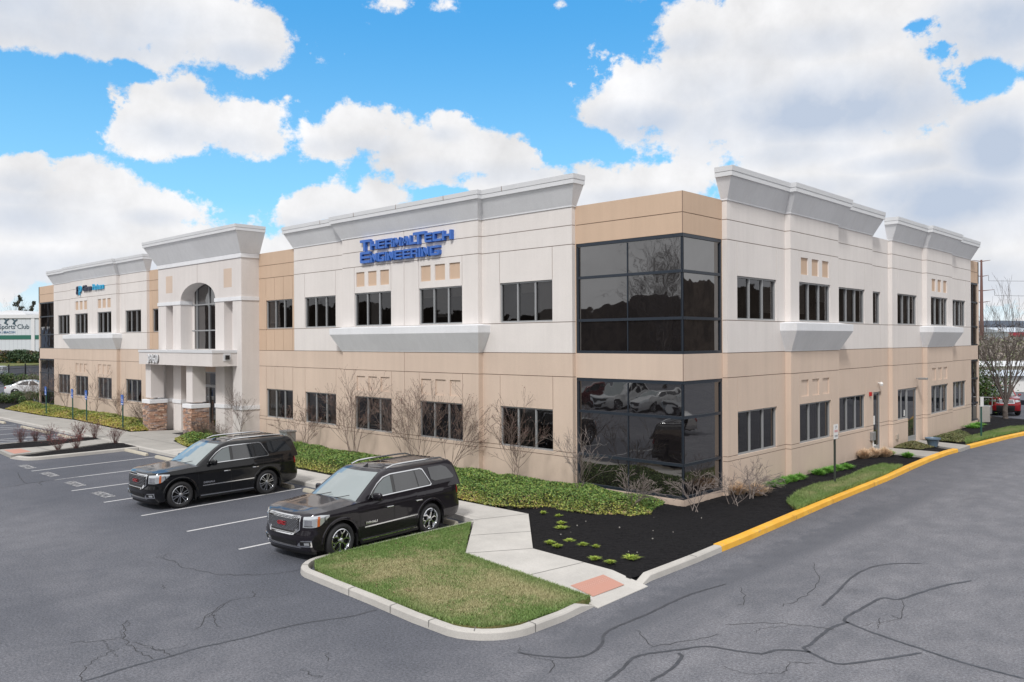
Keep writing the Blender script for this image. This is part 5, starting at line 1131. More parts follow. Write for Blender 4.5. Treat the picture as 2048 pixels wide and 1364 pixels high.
for x, y, H, st, ln_, red, lb in [(-25.3, -1.35, 2.5, 4, (-.25, 0), 1, 'bare multi stemmed shrub in front of the right portico pier'),
    (-19.55, -1.1, 2.1, 5, (-.15, 0), 2, 'small bare shrub beside the grey utility cabinet'),
    (-15.5, -1.25, 3.45, 7, (-.3, 0), 4, 'large bare reddish shrub covering the second ground floor window of the main wing'),
    (-11.25, -1.25, 3.5, 8, (-.12, 0), 4, 'widest bare reddish shrub behind the roof of the charcoal vehicle'),
    (-9.6, -1.2, 3.1, 5, (.25, 0), 2, 'bare shrub against the window just right of the charcoal vehicle'),
    (-5.9, -1.3, 2.7, 5, (-.28, 0), 1, 'bare pale stemmed shrub before the last ground floor window of the main wing'),
    (-3.2, -1.3, 2.0, 4, (.12, 0), 0, 'slender pale bare shrub at the left edge of the corner glazing'),
    (-55.6, -1.2, 2.6, 4, (-.1, 0), 1, 'bare shrub before the leftmost ground floor window of the far wing'),
    (-60.2, -1.2, 2.5, 5, (0, 0), 0, 'bare pale shrub at the far left corner tower'),
    (-51.6, -1.2, 2.9, 4, (0, 0), 1, 'bare shrub between the first and second far wing windows'),
    (-45.9, -1.2, 3.0, 4, (.1, 0), 1, 'bare twin stemmed shrub beside the far wing pilaster'),
    (-41.0, -1.3, 2.2, 4, (-.2, 0), 1, 'bare shrub before the far wing window nearest the portico')]:
    magnolia(x, y, H, lb, st, ln_, .62, M_TWIG if red else M_TWIGL, min(red, 2), 3, r=.018)
for x, y, H, st, ln_, lb in [(-.75, -1.9, 1.3, 5, (.05, 0), 'low pale bare shrub at the tip of the ivy bed before the corner glazing'), (.75, -.65, 1.25, 4, (.1, .1), 'pale bare shrub standing right at the building corner mullion'),
    (1.15, .9, 1.2, 5, (.1, .15), 'pale spreading bare shrub in black mulch beside the side corner glazing'), (1.0, 2.3, 1.2, 5, (.3, .5), 'pale leaning bare shrub beside the dry grass tuft')]:
    magnolia(x, y, H, lb, st, ln_, .95, M_TWIGL, 0, r=.019, flat=.11, z=.16)
# low reddish barberry bushes on the median beds, and dry bushes by the portico
def twiggy(x, y, H, R, label, cat, group, col, n=70, tipcol=None, z=.16, name='twiggy_bush'):
    root = empty(name, (x, y, z), label, cat, group); segs = []; tips = []
    for k in range(n):
        a = random.uniform(0, 6.28); s = random.uniform(.05, 1)**.7*R/H
        branch(segs, (random.gauss(0, .05), random.gauss(0, .05), 0), (math.cos(a)*s, math.sin(a)*s, 1), H*random.uniform(.6, .95), .007, 1, .5, .05, 3, .12, 1, tips, .004)
    tubes_np('stems', segs, col, root, k=3)
    if tipcol: T_ = np.repeat(np.array(tips), 3, 0); T_ += rng.normal(0, .03, T_.shape); leaves('buds', T_, .022, np.tile(np.array(tipcol), (len(T_), 1))*(.6+.8*rng.random((len(T_), 1))), 0, root)['kind'] = 'stuff'
M_REDT = mat('reddish_twig', (.16, .085, .08), .85, var=.3, vscale=10)
for i, (x, y, h, tc_, lb) in enumerate([(-34.0, -8.95, .75, (.16, .06, .07), 'outermost reddish bare bush on the left median bed'), (-33.9, -8.3, .6, (.16, .06, .07), 'small reddish bare bush second on the left median bed'), (-33.7, -7.7, .75, (.17, .08, .08), 'reddish bare bush third on the left median bed'),
    (-29.1, -8.7, .8, (.30, .05, .05), 'brightest red bush on the right median bed'), (-29.1, -7.9, .75, (.26, .06, .05), 'red bush next to the brightest one on the right median bed'), (-33.5, -6.3, .85, (.17, .09, .08), 'reddish bare bush of the pair near the walkway end'),
    (-33.1, -5.65, .9, (.17, .09, .08), 'farther reddish bare bush of the pair nearest the walkway'), (-29.3, -6.0, .85, (.17, .09, .08), 'lone reddish bush at the inner end of the right median bed')]):
    twiggy(x, y, h*.8, h*.6, lb, 'bush', 'reddish barberry bushes on the median', M_REDT, 46, tc_)
twiggy(-27.6, -2.3, .95, .9, 'brown twiggy bush beside the right stone column', 'bush', 'brown twiggy bushes by the portico', M_TWIG, 90, (.18, .12, .09)); twiggy(-36.3, -1.6, 1.35, 1.1, 'large brown twiggy bush left of the left stone column', 'bush', 'brown twiggy bushes by the portico', M_TWIG, 120, (.14, .10, .07)); twiggy(-26.2, -2.1, .8, .7, 'brown twiggy bush under the right end of the canopy', 'bush', 'brown twiggy bushes by the portico', M_TWIG, 60, (.2, .13, .1))
# ornamental grasses
def tuft(name, x, y, R, H, n, cols, label, group, wv=.006, z=.15, droop=1.0):
    N_ = n; a = rng.random(N_)*6.283; s = rng.random(N_)**.6; hh = H*(.6+.5*rng.random(N_))*(1-.35*s); b = np.column_stack([np.cos(a)*s*R*.35, np.sin(a)*s*R*.35, np.zeros(N_)]); dirr = np.column_stack([np.cos(a), np.sin(a)])*(s*R*droop)[:, None]*.85+rng.normal(0, .03, (N_, 2))
    m = b+np.column_stack([dirr*.45, hh*.7]); t = b+np.column_stack([dirr, hh*(1-.25*s)]); pa = rng.random(N_)*6.283; sd = np.column_stack([np.cos(pa), np.sin(pa), np.zeros(N_)])*wv
    V = np.stack([b-sd, b+sd, m+sd, m-sd, t, t+sd*.2], 1).reshape(-1, 3); o = (np.arange(N_)*6)[:, None]; F = np.vstack([o+np.array([[0, 1, 2, 3]]), o+np.array([[3, 2, 5, 4]])]); F = F.reshape(-1, 4)
    c = np.array(cols)[rng.integers(0, len(cols), N_)]*(.7+.6*rng.random(N_))[:, None]; return tag(npmesh(name, V, F, M_LEAF, np.vstack([c, c]), None, (x, y, z)), label, 'ornamental grass' if droop else 'plant', group)
DRY = [(.74, .57, .40), (.80, .64, .46), (.58, .43, .30), (.68, .50, .35)]
for x, y, R, lb in [(.42, 2.75, .42, 'dry tan grass tuft against the wall beside the side glazing'), (.92, 2.95, .5, 'larger dry tan grass tuft by the corner end of the mulch'), (.45, 13.75, .42, 'dry tan grass tuft nearest the wall beside the white conduit'), (.62, 14.3, .45, 'middle dry tan grass tuft before the near door path'), (.95, 14.75, .45, 'dry tan grass tuft next to the near door path'), (-.3, 35.2, .6, 'dry tan grass clump behind the gas meter')]:
    tuft('grass_tuft', x, y, R, .5, 900, DRY, lb, 'dry ornamental grass tufts', .007)
GRN = [(.15, .36, .06), (.22, .44, .08), (.11, .28, .05)]
gl_ = ['first bright green lily clump right of the dry tuft', 'second bright green lily clump by the side wall', 'third bright green lily clump by the side wall', 'fourth bright green lily clump below the pilaster', 'green lily clump just past the pilaster', 'green lily clump between pilaster and white sign post', 'wide green lily clump left of the white sign post', 'green lily clump behind the white sign post',
       'green sprig before the near door path', 'small green sprig nearest the path and wall', 'green sprig close to the yellow kerb at the near door path', 'large green clump at the far end of the side wall', 'second green clump at the far end of the side wall']
for (x, y, R), lb in zip([(.7, 4.7, .42), (.6, 5.6, .36), (.65, 6.2, .38), (.7, 6.75, .32), (.8, 8.2, .42), (.85, 8.9, .4), (.9, 9.6, .42), (1.0, 10.3, .4), (1.0, 15.3, .25), (.6, 15.7, .22), (1.75, 15.2, .34), (.7, 29.5, .6), (.6, 31, .6)], gl_):
    tuft('lily_clump', x, y, R, .3, 420, GRN, lb, 'green perennial clumps along the side wall', .011, .15, .9)
YG = [(.34, .46, .07), (.24, .36, .06), (.40, .44, .09)]
wl = ['yellow green sprout nearest the ivy and walkway', 'small sprout by the ivy edge', 'upper sprout of the row of three near the ivy', 'long sprout clump in the middle of that row', 'left sprout beside the walkway bend', 'sprout just below the walkway bend', 'sprout right of the walkway bend', 'sparse sprout in the left of the black bed', 'tiny sprout beside the sparse one', 'sprout along the lower walkway edge', 'sprout nearest the red tactile pad', 'largest brightest sprout in the open black mulch']
for (x, y), R, lb in zip([(-2.37, -3.93), (-1.75, -3.95), (-1.1, -4.6), (-.74, -5.03), (.1, -6.47), (.45, -6.6), (.35, -6.0), (.85, -6.07), (1.2, -6.0), (1.85, -6.9), (2.3, -6.9), (2.42, -6.25)], [.1, .12, .15, .2, .16, .13, .16, .16, .1, .17, .14, .25], wl):
    tuft('sprout', x, y, R, .10, 150, YG, lb, 'yellow green sprouts in the black mulch', .011, .17, .9)
# mulch litter
# ------------------------------------------------------------------ evergreens, trees and far planting
def leafcloud(name, centers, radii, n, cols, size, root, up=.3, flat=1):
    C_ = np.array(centers, float); R_ = np.array(radii, float); k = rng.integers(0, len(C_), n); q = rng.normal(size=(n, 3)); q /= np.linalg.norm(q, axis=1)[:, None]; q *= (rng.random(n)**.4)[:, None]; P = C_[k]+q*R_[k][:, None]*np.array([1, 1, flat]); P = P[P[:, 2] > 0.02]
    c = np.array(cols)[rng.integers(0, len(cols), len(P))]*(.6+.8*rng.random(len(P)))[:, None]; return leaves(name, P, size, c, up, root)
EV = [(.05, .10, .03), (.08, .14, .04), (.035, .07, .025), (.13, .15, .05)]
def juniper(x, y, L, H, label, rz=0, n=6000, cols=EV, size=.06, z=0, name='juniper_shrub', group='low spreading evergreens'):
    root = empty(name, (x, y, z), label, 'evergreen shrub', group, rz); cs = [(L*(i/9-.5)+random.gauss(0, .1), random.gauss(0, .35), H*random.uniform(.3, .7)) for i in range(10)]; rs = [H*random.uniform(.4, .65) for _ in cs]
    leafcloud('foliage', cs, rs, n, cols, size, root, .2, .8); sg = []
    for c_ in cs: branch(sg, (c_[0]*.3, c_[1]*.3, .02), (c_[0]*.5+.01, c_[1]*.5, H*.5), H*.8, .03, 0)
    tubes_np('stems', sg, M_BARK, root)
juniper(-66.5, .8, 5.2, 1.15, 'dark low juniper left of the far corner tower', .6, 7000); juniper(-66.2, -1.0, 4.2, 1.0, 'front low juniper on the mulch at the far left', .5, 5000); jp = ground_at(38, 117); juniper(jp.x, jp.y, 4.6, 1.5, 'juniper sprawling in front of the iron fence', .5, 4500, size=.09)
juniper(-4.2, 38.2, 4, 4.6, 'tall green holly hedge behind the far side corner', 1.2, 9000, [(.07, .13, .03), (.10, .16, .04), (.04, .08, .02)], .09, 0, 'holly_hedge', 'tall hedges'); juniper(-2.3, 40.8, 3.2, 3.4, 'lower holly hedge left of the red pickup', 1.2, 7000, [(.07, .13, .03), (.10, .16, .04), (.05, .09, .02)], .09, 0, 'holly_hedge', 'tall hedges')
def tree(x, y, H, label, trunk=.35, first=.18, lvl=4, m=M_BARK, n=9, spread=.5, z=0, group=None, r=None, up=.07, wide=.42):
    root = empty('bare_tree', (x, y, z), label, 'tree', group); sg = []; ts = []; r = r or H*.02; th = H*first; nn = 5; p = Vector((0, 0, 0))
    for i in range(nn): q = p+Vector((random.gauss(0, .02), random.gauss(0, .02), th/nn)); ts.append((tuple(p), tuple(q), r*(1.15-.25*i/nn), r*(1.15-.25*(i+1)/nn))); p = q
    tubes_np('trunk', ts, m, root, k=8)
    for i in range(n):
        a = 6.283*i/n+random.gauss(0, .3); s = random.uniform(.25, 1)*wide*2*(1 if i else .1); branch(sg, p-Vector((0, 0, th*.15*random.random())), (math.cos(a)*s, math.sin(a)*s, 1), (H-th)*random.uniform(.62, .85)/(1+.3*s), r*random.uniform(.35, .6), lvl, spread, up, 5, .09, 2, None, H*.0009)
    tubes_np('crown', sg, m, root, k=3); return root
random.seed(5)
tree(.75, 36.9, 6.1, 'slim bare tree in mulch in front of the red pickup', first=.16, lvl=3, n=9, spread=.42, r=.145, wide=.30, z=.12)
# far left: trees above the sports building
def conifer(x, y, H, label, z=0, group='trees behind the sports building', dens=1, gap=.75):
    root = empty('conifer_tree', (x, y, z), label, 'tree', group); tubes_np('trunk', [((0, 0, 0), (0, 0, H*.5), H*.018, H*.012), ((0, 0, H*.5), (0, 0, H), H*.012, H*.003)], M_BARK, root, k=6); cs = []; sg = []
    for i in range(int(26*dens)):
        t = .25+.75*i/26; z_ = H*t; a = random.uniform(0, 6.28); L = H*.24*(1.08-t)*random.uniform(.6, 1.3); e = (math.cos(a)*L, math.sin(a)*L, z_+L*.15); sg.append(((0, 0, z_), e, H*.005, H*.002))
        for k in range(1, 5): cs.append((e[0]*k/4, e[1]*k/4, z_+L*.15*k/4, H*.022*(1.2-.5*abs(k/4-.6))))
    tubes_np('limbs', sg, M_BARK, root, k=3); leafcloud('crown', [c[:3] for c in cs], [c[3] for c in cs], 3200, [(.045, .055, .028), (.03, .045, .022), (.07, .06, .04)], H*.010, root)
for u, dd, H, lb in [(38, 309, 21, 'tallest conifer behind the sports building roof'), (66, 307, 19, 'conifer touching the corner tower above the sports building'), (14, 324, 12.5, 'short conifer behind the sports building at the left'), (52, 316, 14.5, 'shorter conifer between the two tall ones')]:
    g = ground_at(u, dd); conifer(g.x, g.y, H, lb)
for u, dd, H, lb in [(3, 336, 11, 'thin bare tree at the left edge behind the sports building'), (46, 321, 17, 'thin bare tree rising between the conifers'), (25, 330, 10, 'bare tree behind the sports building dome'), (74, 316, 10.5, 'dense bare tree beside the corner tower top')]:
    g = ground_at(u, dd); tree(g.x, g.y, H, lb, lvl=2, n=9, r=H*.008, group='trees behind the sports building', wide=.25)
# shrub border before the sports building
for u, dd, L, H, cols, nm, lb in [(8, 252, 16, 4.7, [(.10, .075, .06), (.13, .10, .08), (.08, .06, .05)], 'bare_thicket', 'brownish bare thicket before the sports building'), (30, 250, 16, 4.3, [(.06, .12, .085), (.07, .14, .07), (.17, .15, .06)], 'evergreen_bush', 'blue green bush before the sports building'), (55, 248, 16, 4.3, [(.05, .10, .05), (.19, .15, .05), (.07, .12, .05)], 'evergreen_bush', 'mixed green and rust bush before the sports building'), (78, 246, 14, 4.5, [(.045, .085, .045), (.07, .11, .05)], 'evergreen_bush', 'dark green bush beside the corner tower')]:
    g = ground_at(u, dd); H *= .72; juniper(g.x, g.y, L, H, lb, YAW, 6500, cols, .28, 0, nm, 'shrub border before the sports building')
gg = ground_at(35, 140); vg = [ground_at(-60, 219), ground_at(150, 219), ground_at(150, 252), ground_at(-60, 252)]
struct(MB().prism([(p.x, p.y) for p in vg], 0, .06).build('grass_strip', M_TURF))
# far right
def wood(name, u0, u1, d0, d1, H, n, cols, label, hw=1.0, size=.5):
    P = []
    for i in range(n):
        u = random.uniform(u0, u1); dd = random.uniform(d0, d1); g = ground_at(u, dd); P.append((g.x, g.y, random.random()**.7*H*random.uniform(.6, 1)))
    P = np.array(P)+rng.normal(0, .8, (n, 3)); c = np.array(cols)[rng.integers(0, len(cols), n)]*(.6+.8*rng.random(n))[:, None]; return tag(leaves(name, P, size, c, .0, asp=.25), label, 'woodland', None, 'stuff')
BR = [(.24, .205, .185), (.30, .255, .225), (.19, .165, .15), (.18, .20, .11)]
wood('far_woodland', 1935, 2120, 150, 300, 5.2, 16000, BR, 'leafless brown woodland below the far warehouses on the right', size=.45); wood('far_woodland', 1935, 2120, 520, 640, 13, 7000, [(.10, .12, .16), (.13, .15, .19)], 'far bluish tree line above the warehouses on the right', size=1.6)
wood('far_woodland', -80, 100, 345, 420, 12, 9000, BR, 'leafless tree line behind the sports building on the left', size=.8)
def hills(name, u0, u1, dist, h0, h1, m, seed=1):
    vs = []; n = 80
    for i in range(n+1):
        a = u0+(u1-u0)*i/n; g = Vector((CAM.x+dist*math.sin(a), CAM.y+dist*math.cos(a), 0)); t = i/n*9; h = h0+(h1-h0)*(.5+.3*math.sin(t*1.3+seed)+.2*math.sin(t*3.1+seed*2)+.06*math.sin(t*11+seed)); k = 1.0+.35
        vs += [(g.x, g.y, -1), (g.x, g.y, h), (CAM.x+(g.x-CAM.x)*k, CAM.y+(g.y-CAM.y)*k, h*.6)]
    mb = MB(); mb.v = vs
    for i in range(n): mb.f += [(3*i, 3*i+3, 3*i+4, 3*i+1), (3*i+1, 3*i+4, 3*i+5, 3*i+2)]; mb.m += [0, 0]
    return struct(mb.build(name, m, smooth=60))
def woodfn(n, b, pos):
    k = n.noise(n.vm('MULTIPLY', pos, (1, 1, .35)), .45, 6, .75); n.put(b.inputs['Base Color'], n.mix(n.ramp(k, .3, .7), (.045, .038, .034, 1), (.13, .105, .09, 1)))
M_HILL = mat('winter_wood_slope', rough=1, fn=woodfn, spec=.1); M_FARH = mat('far_blue_ridge', (.16, .20, .27), 1, var=.15, vscale=.05, spec=.1)
hills('far_hills', math.radians(-110), math.radians(40), 1100, 12, 26, M_FARH); hills('wooded_hills', math.radians(2), math.radians(150), 190, 17, 28, M_HILL, 4); hills('wooded_hills', math.radians(148), math.radians(266), 190, 11, 20, M_HILL, 2)
# ------------------------------------------------------------------ mirrored surroundings behind the camera
random.seed(31)
for x, y, H, lb in [(-12, -50, 13, 'spreading bare tree across the lot, mirrored in the upper corner glass'), (-6.5, -37, 9, 'near bare tree across the lot, mirrored in the corner glass'), (-17, -41, 10, 'second near bare tree across the lot, mirrored in the corner glass'), (2, -54, 15, 'tall bare tree across the lot, mirrored in the upper corner glass'), (-22, -56, 13, 'bare tree across the lot, mirrored in the main wing windows'), (-38, -58, 14, 'bare tree across the lot, mirrored in the far windows'), (14, -48, 12, 'bare tree across the lot nearest the drive')]:
    tree(x, y, H, lb, lvl=3, n=8, r=.3, group='bare trees across the lot', wide=.55, spread=.6)
e = empty('low_building', (-32, -78, 0), 'long low beige building across the lot, mirrored in the windows', 'building')
MB().box(0, 52, -14, 0, 0, 5.6).build('wall', M_TAN, e); MB().box(-.4, 52.4, -14.4, .4, 5.61, 6.2).build('roof', M_CAP, e)
# ================================================================== STREET FURNITURE AND FAR BUILDINGS
M_CONC = mat('wheel_stop_concrete', rough=.9, fn=concfn((.50, .46, .38)), spec=.3)
ws_l = ['leftmost concrete wheel stop at the picture edge', 'concrete wheel stop left of the striped aisle', 'concrete wheel stop between accessible bays', 'concrete wheel stop half hidden behind the median bed', 'concrete wheel stop in the first visitor bay', 'concrete wheel stop behind the hood of the black vehicle', 'concrete wheel stop behind the black vehicle rear wheel', 'concrete wheel stop in the empty bay between the two vehicles', 'concrete wheel stop behind the charcoal vehicle']
wsp = None
for (x, lb) in zip([-48.6, -42.55, -39.8, -36.3+1.1-.6, -26.2, -22.7, -13.6, -10.35, -4.9], ws_l):
    if wsp is None:
        mb = MB(); pr_ = [(-.09, 0), (-.075, .09), (-.04, .125), (.04, .125), (.075, .09), (.09, 0)]; xs_ = [-1.25, -1.2, 1.2, 1.25]
        for i, q in enumerate(xs_): k = .8 if i in (0, 3) else 1; mb.v += [(q, a*k, z*k) for a, z in pr_]
        for i in range(3):
            for j in range(5): mb.f.append((i*6+j, i*6+j+1, i*6+j+7, i*6+j+6)); mb.m.append(0)
        mb.f += [(0, 1, 2, 3, 4, 5), (18, 19, 20, 21, 22, 23)]; mb.m += [0, 0]; wsp = mb.build('wheel_stop', M_CONC, smooth=35); o = wsp
    else: o = wsp.copy(); COL.objects.link(o)
    o.location = (x, -6.2, .004); tag(o, lb, 'wheel stop', 'concrete wheel stops at the heads of the bays')
M_GPOST = mat('green_post', (.02, .09, .075), .5); M_HC = mat('accessible_blue', (.02, .12, .5), .4)
hcp = None
for x, y, lb in [(-50.0, -2.95, 'leftmost blue accessible parking sign on its green post'), (-45.3, -2.75, 'second blue accessible parking sign from the left'), (-42.75, -2.75, 'third blue accessible parking sign from the left'), (-36.3, -2.95, 'blue accessible parking sign nearest the portico')]:
    if hcp is None:
        hcp = empty('accessible_parking_sign', (x, y, .1), lb, 'sign', 'accessible parking signs'); MB().box(-.03, .03, -.03, .03, 0, 2.05).build('post', M_GPOST, hcp)
        b = MB().box(-.17, .17, -.045, -.032, 1.5, 2.1).build('sign_plate', M_HC, hcp); w_ = MB(); Y = -.05
        w_.lathe([(.0, 0), (.032, 0)], 8, c=(0, 0, 0)); w_.v = [(a, Y, 1.97+b_) for a, b_, c in w_.v]
        w_.box(-.02, .015, Y, Y+.004, 1.80, 1.93); w_.box(.015, .09, Y, Y+.004, 1.80, 1.83); w_.box(.07, .10, Y, Y+.004, 1.70, 1.80)
        for i in range(12):
            a0, a1 = math.radians(100+i*20), math.radians(120+i*20); w_.add([(.0+.085*math.cos(t)*1-.01, Y, 1.76+.085*math.sin(t)) for t in (a0, a1)]+[(.0+.065*math.cos(t)-.01, Y, 1.76+.065*math.sin(t)) for t in (a1, a0)], [(0, 1, 2, 3)])
        w_.box(-.12, .12, Y, Y+.004, 1.54, 1.60); w_.build('symbol', M_WPLAS, b); h_ = hcp
    else: h_ = dup(hcp); h_.location = (x, y, .1); h_['label'] = lb
M_TXG = mat('grey_letters', (.25, .25, .28), .6); M_DPOST = mat('dark_olive_post', (.04, .05, .04), .6)
e = empty('parking_sign', (1.95, 6.85, .16), 'white restriction sign on a dark post in the grass strip', 'sign', None, math.radians(88)); MB().box(-.03, .03, -.03, .03, 0, 2.0).build('post', M_DPOST, e); pl = MB().box(-.17, .17, -.05, -.035, 1.58, 2.1).build('sign_plate', M_WPLAS, e)
t = MB(); t.box(-.13, .13, -.055, -.052, 1.82, 1.90, 0); t2 = text_mb('P', .16, .003, 'CENTER', bold=.005); xf(t2, lambda a, b, c: (a, -.0545-c, 1.94+b)); t.build('red_band', mat('sign_red', (.62, .34, .34), .4), pl); t2.build('letter', M_TXG, pl); t3 = text_mb('TOW', .1, .003, 'CENTER', bold=.003); xf(t3, lambda a, b, c: (a, -.0545-c, 1.65+b)); t3.build('letter', M_TXG, pl)
e = empty('parking_sign', (2.2, 25.1, .16), 'narrow sign seen edge on atop a green post in the far grass strip', 'sign', None, math.radians(80)); MB().box(-.03, .03, -.03, .03, 0, 2.0).build('post', M_GPOST, e); MB().box(-.17, .17, -.05, -.035, 1.6, 2.1).build('sign_plate', M_WPLAS, e)
e = empty('planter_pot', (1.45, 19.7, .16), 'blue grey glazed planter pot beside the far door path', 'planter'); MB().lathe([(0, 0), (.2, 0), (.27, .3), (.34, .36), (.34, .42), (.3, .42), (.25, .34)], 20).build('pot', mat('blue_glaze', (.13, .19, .26), .35), e, smooth=40); MB().lathe([(0, .36), (.26, .36)], 16).build('soil', M_MULCH, e)
e = empty('utility_cabinet', (-21.4, -.95, .15), 'grey metal utility cabinet by the recessed tan wall', 'utility cabinet'); MB().bbox(-.33, .33, -.25, .25, 0, .78, .02).build('cabinet', M_STEEL, e); MB().bbox(-.36, .36, -.28, .28, .782, .86, .015).build('lid', M_STEEL, e)
e = empty('gas_meter', (-.05, 34.9, .1), 'grey gas meter with pipes beyond the far side corner', 'gas meter'); MB().bbox(-.3, .45, -.2, .25, .45, 1.0, .05).build('meter_body', M_STEEL, e); g_ = MB(); g_.tube([(-.7, -.3, 0), (-.7, -.3, 1.0), (-.3, -.1, 1.0)], .05, 8); g_.tube([(-.9, 0, 0), (-.9, 0, 1.5), (.5, 0, 1.5), (.5, 0, 1)], .035, 8); g_.lathe([(0, -.15), (.16, -.1), (.16, .1), (0, .15)], 12, c=(-.7, -.3, .6)); g_.build('pipes', M_STEEL, e, smooth=40)
e = empty('white_bollard_rail', (-.9, 34.3, 0), 'white pipe railing end at the far building corner', 'railing'); g_ = MB(); g_.tube([(-.3, 0, 2.0), (.35, 0, 2.0), (.35, 0, .6)], .06, 8); g_.build('rail', M_WPLAS, e, smooth=40)
MB().box(-.6, 1.4, 34.05, 34.2, 0, 1.1).build('retaining_wall', M_WALK2); bpy.data.objects['retaining_wall'].location = (-.9, 0, 0); tag(bpy.data.objects['retaining_wall'], 'low grey block wall behind the far corner of the side wall', 'wall')
e = empty('guard_rail', (-9, 47, 0), 'dark guard rail behind the red pickup', 'guard rail', None, math.radians(-8)); MB().box(0, 22, 0, .1, .45, .8).build('rail', M_CWFR, e)
for i in range(8): MB().box(.3+i*3, .42+i*3, .1, .2, 0, .8).build('post', M_CWFR, e)
# iron fence at the far left
fA, fB = ground_at(110, 131), ground_at(-60, 113); e = empty('iron_fence', fA, 'black iron picket fence across the far left lot', 'fence', None, math.atan2(fB.y-fA.y, fB.x-fA.x)); FL = (fB-fA).length
fr = MB(); 
for z in (.3, 1.3, 2.0): fr.box(0, FL, -.02, .02, z, z+.05)
fr.build('rails', M_BLACK, e); pk = MB()
for i in range(int(FL/.15)): x = i*.15; pk.box(x-.016, x+.016, -.016, .016, .1, 2.4)
pk.build('pickets', M_BLACK, e)
for i in range(int(FL/4)): MB().box(i*4-.06, i*4+.06, -.06, .06, 0, 2.6).build('post', M_BLACK, e)
# sports building
g = ground_at(118, 269); e = empty('sports_building', (g.x, g.y, 0), 'large white ribbed metal sports building with green band at the far left', 'building', None, YAW-.06)
def ribfn(n, b, pos):
    s_ = n.n('ShaderNodeSeparateXYZ'); n.put(s_.inputs[0], pos); k = n.m('FRACT', n.m('MULTIPLY', s_.outputs[0], .8)); n.put(b.inputs['Base Color'], n.mix(n.ramp(k, .0, .12), (.40, .43, .48, 1), (.58, .62, .66, 1)))
M_RIB = mat('ribbed_white_cladding', rough=.5, fn=ribfn); M_GREEN = mat('green_band', (.02, .13, .095), .5)
W_ = MB().box(-60, 14, 0, 40, 0, 10.9).build('wall', M_RIB, e); MB().box(-60.1, 14.1, -.12, 0, 6.15, 7.05).build('green_band', M_GREEN, e); MB().box(-60.3, 14.3, -.3, 40.3, 10.9, 11.7).build('roof', M_CAP, e)
MB().box(-6.4, -5.6, -.2, 0, 0, 10.9).build('pilaster', M_CAP, e)
for cx in (-12.5, -19.5): d_ = MB(); d_.prism([(cx+3.4*math.cos(math.pi*i/12), 11.7+1.1*math.sin(math.pi*i/12)) for i in range(13)], 2, 30, ax=1); d_.build('roof_dome', M_CAP, e)
M_TXT = mat('slate_letters', (.04, .08, .11), .5)
t = text_mb('Sports Club', 1.5, .05, 'RIGHT', sx=1.0); xf(t, lambda a, b, c: (-6.9+a, -.06-c, 8.5+b)); t.build('lettering', M_TXT, e); t = text_mb('Health | BEACON', .7, .05, 'RIGHT'); xf(t, lambda a, b, c: (-10.2+a, -.06-c, 7.5+b)); t.build('lettering', mat('blue_letters', (.05, .15, .28), .5), e)
fg = MB()
for cx, cz, k in [(-10.4, 10.1, 0), (-12.4, 10.25, 1), (-14.6, 10.3, 0), (-16.6, 10.3, 1)]:
    fg.prism([(cx-.5, cz-.5), (cx-.1, cz+.1), (cx-.6, cz+.55), (cx-.4, cz+.7), (cx+.1, cz+.3), (cx+.6, cz+.6), (cx+.75, cz+.4), (cx+.2, cz), (cx+.1, cz-.5), (cx+.5, cz-.9+.3*k), (cx+.3, cz-1.0), (cx-.1, cz-.6)], -.1, -.02, ax=1)
fg.build('sport_figures', M_TXT, e)
for ch in list(e.children):
    for v in ch.data.vertices:
        if v.co.z > .01: v.co.z = 5.3+(v.co.z-5.3)*1.28
        v.co.x *= 1.28; v.co.y *= 1.28
# warehouses and pylon at the far right
def shed(u, dist, L, D, H, label, wall, roof, rz=0, red=None):
    g = ground_at(u, dist); e = empty('warehouse', (g.x, g.y, 0), label, 'building', 'far warehouses on the right', YAW+rz); MB().box(-L/2, L/2, 0, D, 0, H*.8).build('wall', wall, e); MB().prism([(-.5, H*.8), (D/2, H), (D+.5, H*.8)], -L/2-.5, L/2+.5, ax=0).build('roof', roof, e)
    if red: MB().box(-L/2, L/2, -.3, -.01, H*.62, H*.8).build('red_band', mat('red_fascia', (.4, .03, .06), .5), e)
    return e
M_WROOF = mat('pale_metal_roof', (.55, .60, .66), .5)
shed(2010, 420, 170, 60, 9.5, 'long pale roofed warehouse under the far ridge', M_RIB, M_WROOF); shed(2052, 330, 12, 30, 9, 'red banded building at the right edge behind the tree', M_RIB, M_WROOF, 0, 1); shed(1990, 205, 90, 20, 2.6, 'long low white trailer row behind the bare woodland', M_WPLAS, M_WPLAS); shed(1995, 118, 34, 14, 2.2, 'low white roofed shed beyond the holly hedge', M_WPLAS, M_WPLAS); shed(1985, 92, 22, 8, 2.0, 'pale low outbuilding behind the holly hedge', M_WPLAS, M_WROOF)
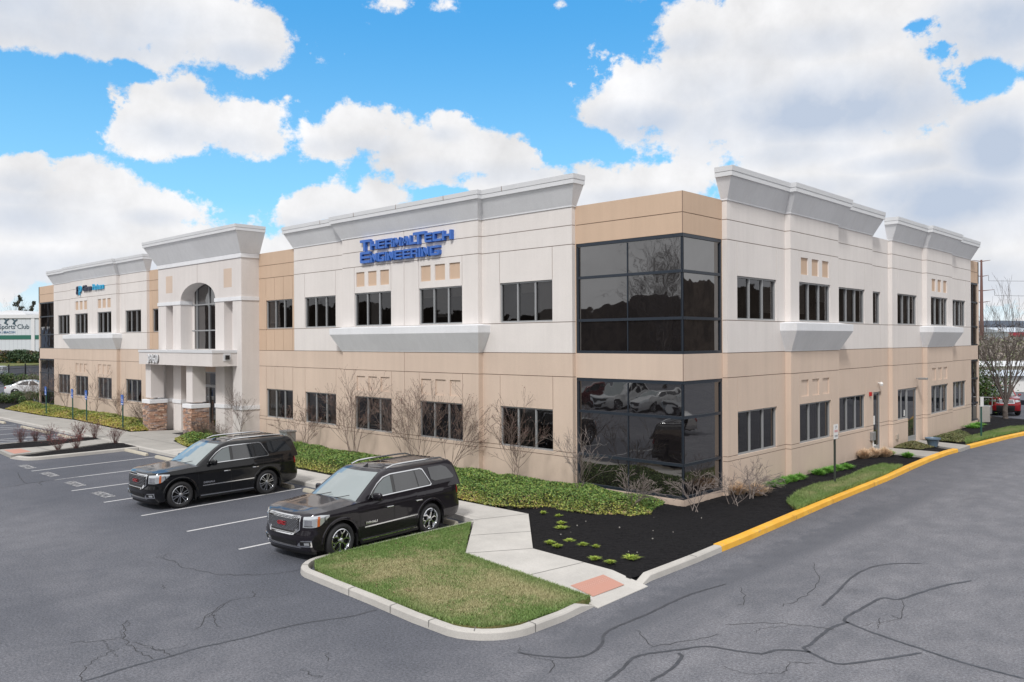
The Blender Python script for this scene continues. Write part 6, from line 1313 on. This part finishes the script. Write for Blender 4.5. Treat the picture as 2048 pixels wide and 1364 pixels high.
g = ground_at(1963.5, 300); e = empty('transmission_pole', (g.x, g.y, 0), 'tall rusty steel transmission pole with four cross arms', 'utility pole', None, YAW); M_RUST = mat('weathering_steel', (.17, .09, .08), .8, var=.2, vscale=.3)
MB().tube([(0, 0, 0), (0, 0, 12), (0, 0, 30.2)], [.75, .55, .28], 10).build('pole', M_RUST, e, smooth=40)
for z, L in [(30, 2.9), (25.2, 2.3), (20.6, 4.2), (16.9, 2.8)]:
    for s_ in (-1, 1): MB().tube([(0, 0, z-.3), (s_*L, 0, z+.1)], [.16, .07], 6).build('arm', M_RUST, e)
wr = MB()
for z, x in ((23.5, 2.3), (18.8, 4.2)):
    wr.tube([(x, 0, z+1.6), (x, 0, z)], .06, 4); wr.tube([(x+70*i/10, -30*i/10, z-6*(1-(1-i/10)**2)*.3) for i in range(11)], .045, 4)
wr.build('wires', M_BLACK, e)
# small litter on the mulch
rk = MB(); 
for i in range(14):
    x, y = random.uniform(-2, 3), random.uniform(-6.5, -1)
    if y < -4.2-(x+2.75)*1.04+.2: continue
    s_ = random.uniform(.006, .016); rk.box(x-s_, x+s_*1.5, y-s_*.5, y+s_*.5, .17, .2)
tag(rk.build('mulch_chips', mat('pale_chip', (.4, .38, .35), .9)), 'pale bark chips and pebbles scattered over the black mulch', 'debris', None, 'stuff')
tl = MB()
for i in range(260):
    x, y = random.uniform(-2.8, 3.2), random.uniform(-11.7, -6.6); a = random.uniform(0, 3.14); s_ = random.uniform(.015, .035)
    if y > -8.5 and x > -.9: continue
    if y > -6.3-(x+3.1)*1.0: continue
    tl.add([(x-s_*math.cos(a), y-s_*math.sin(a), .19), (x+s_*math.sin(a)*.6, y-s_*math.cos(a)*.6, .205), (x+s_*math.cos(a), y+s_*math.sin(a), .19), (x-s_*math.sin(a)*.6, y+s_*math.cos(a)*.6, .2)], [(0, 1, 2, 3)])
tag(tl.build('fallen_leaves', mat('dead_leaf', (.34, .24, .15), .9)), 'small tan dead leaves lying on the island lawn', 'leaves', None, 'stuff')
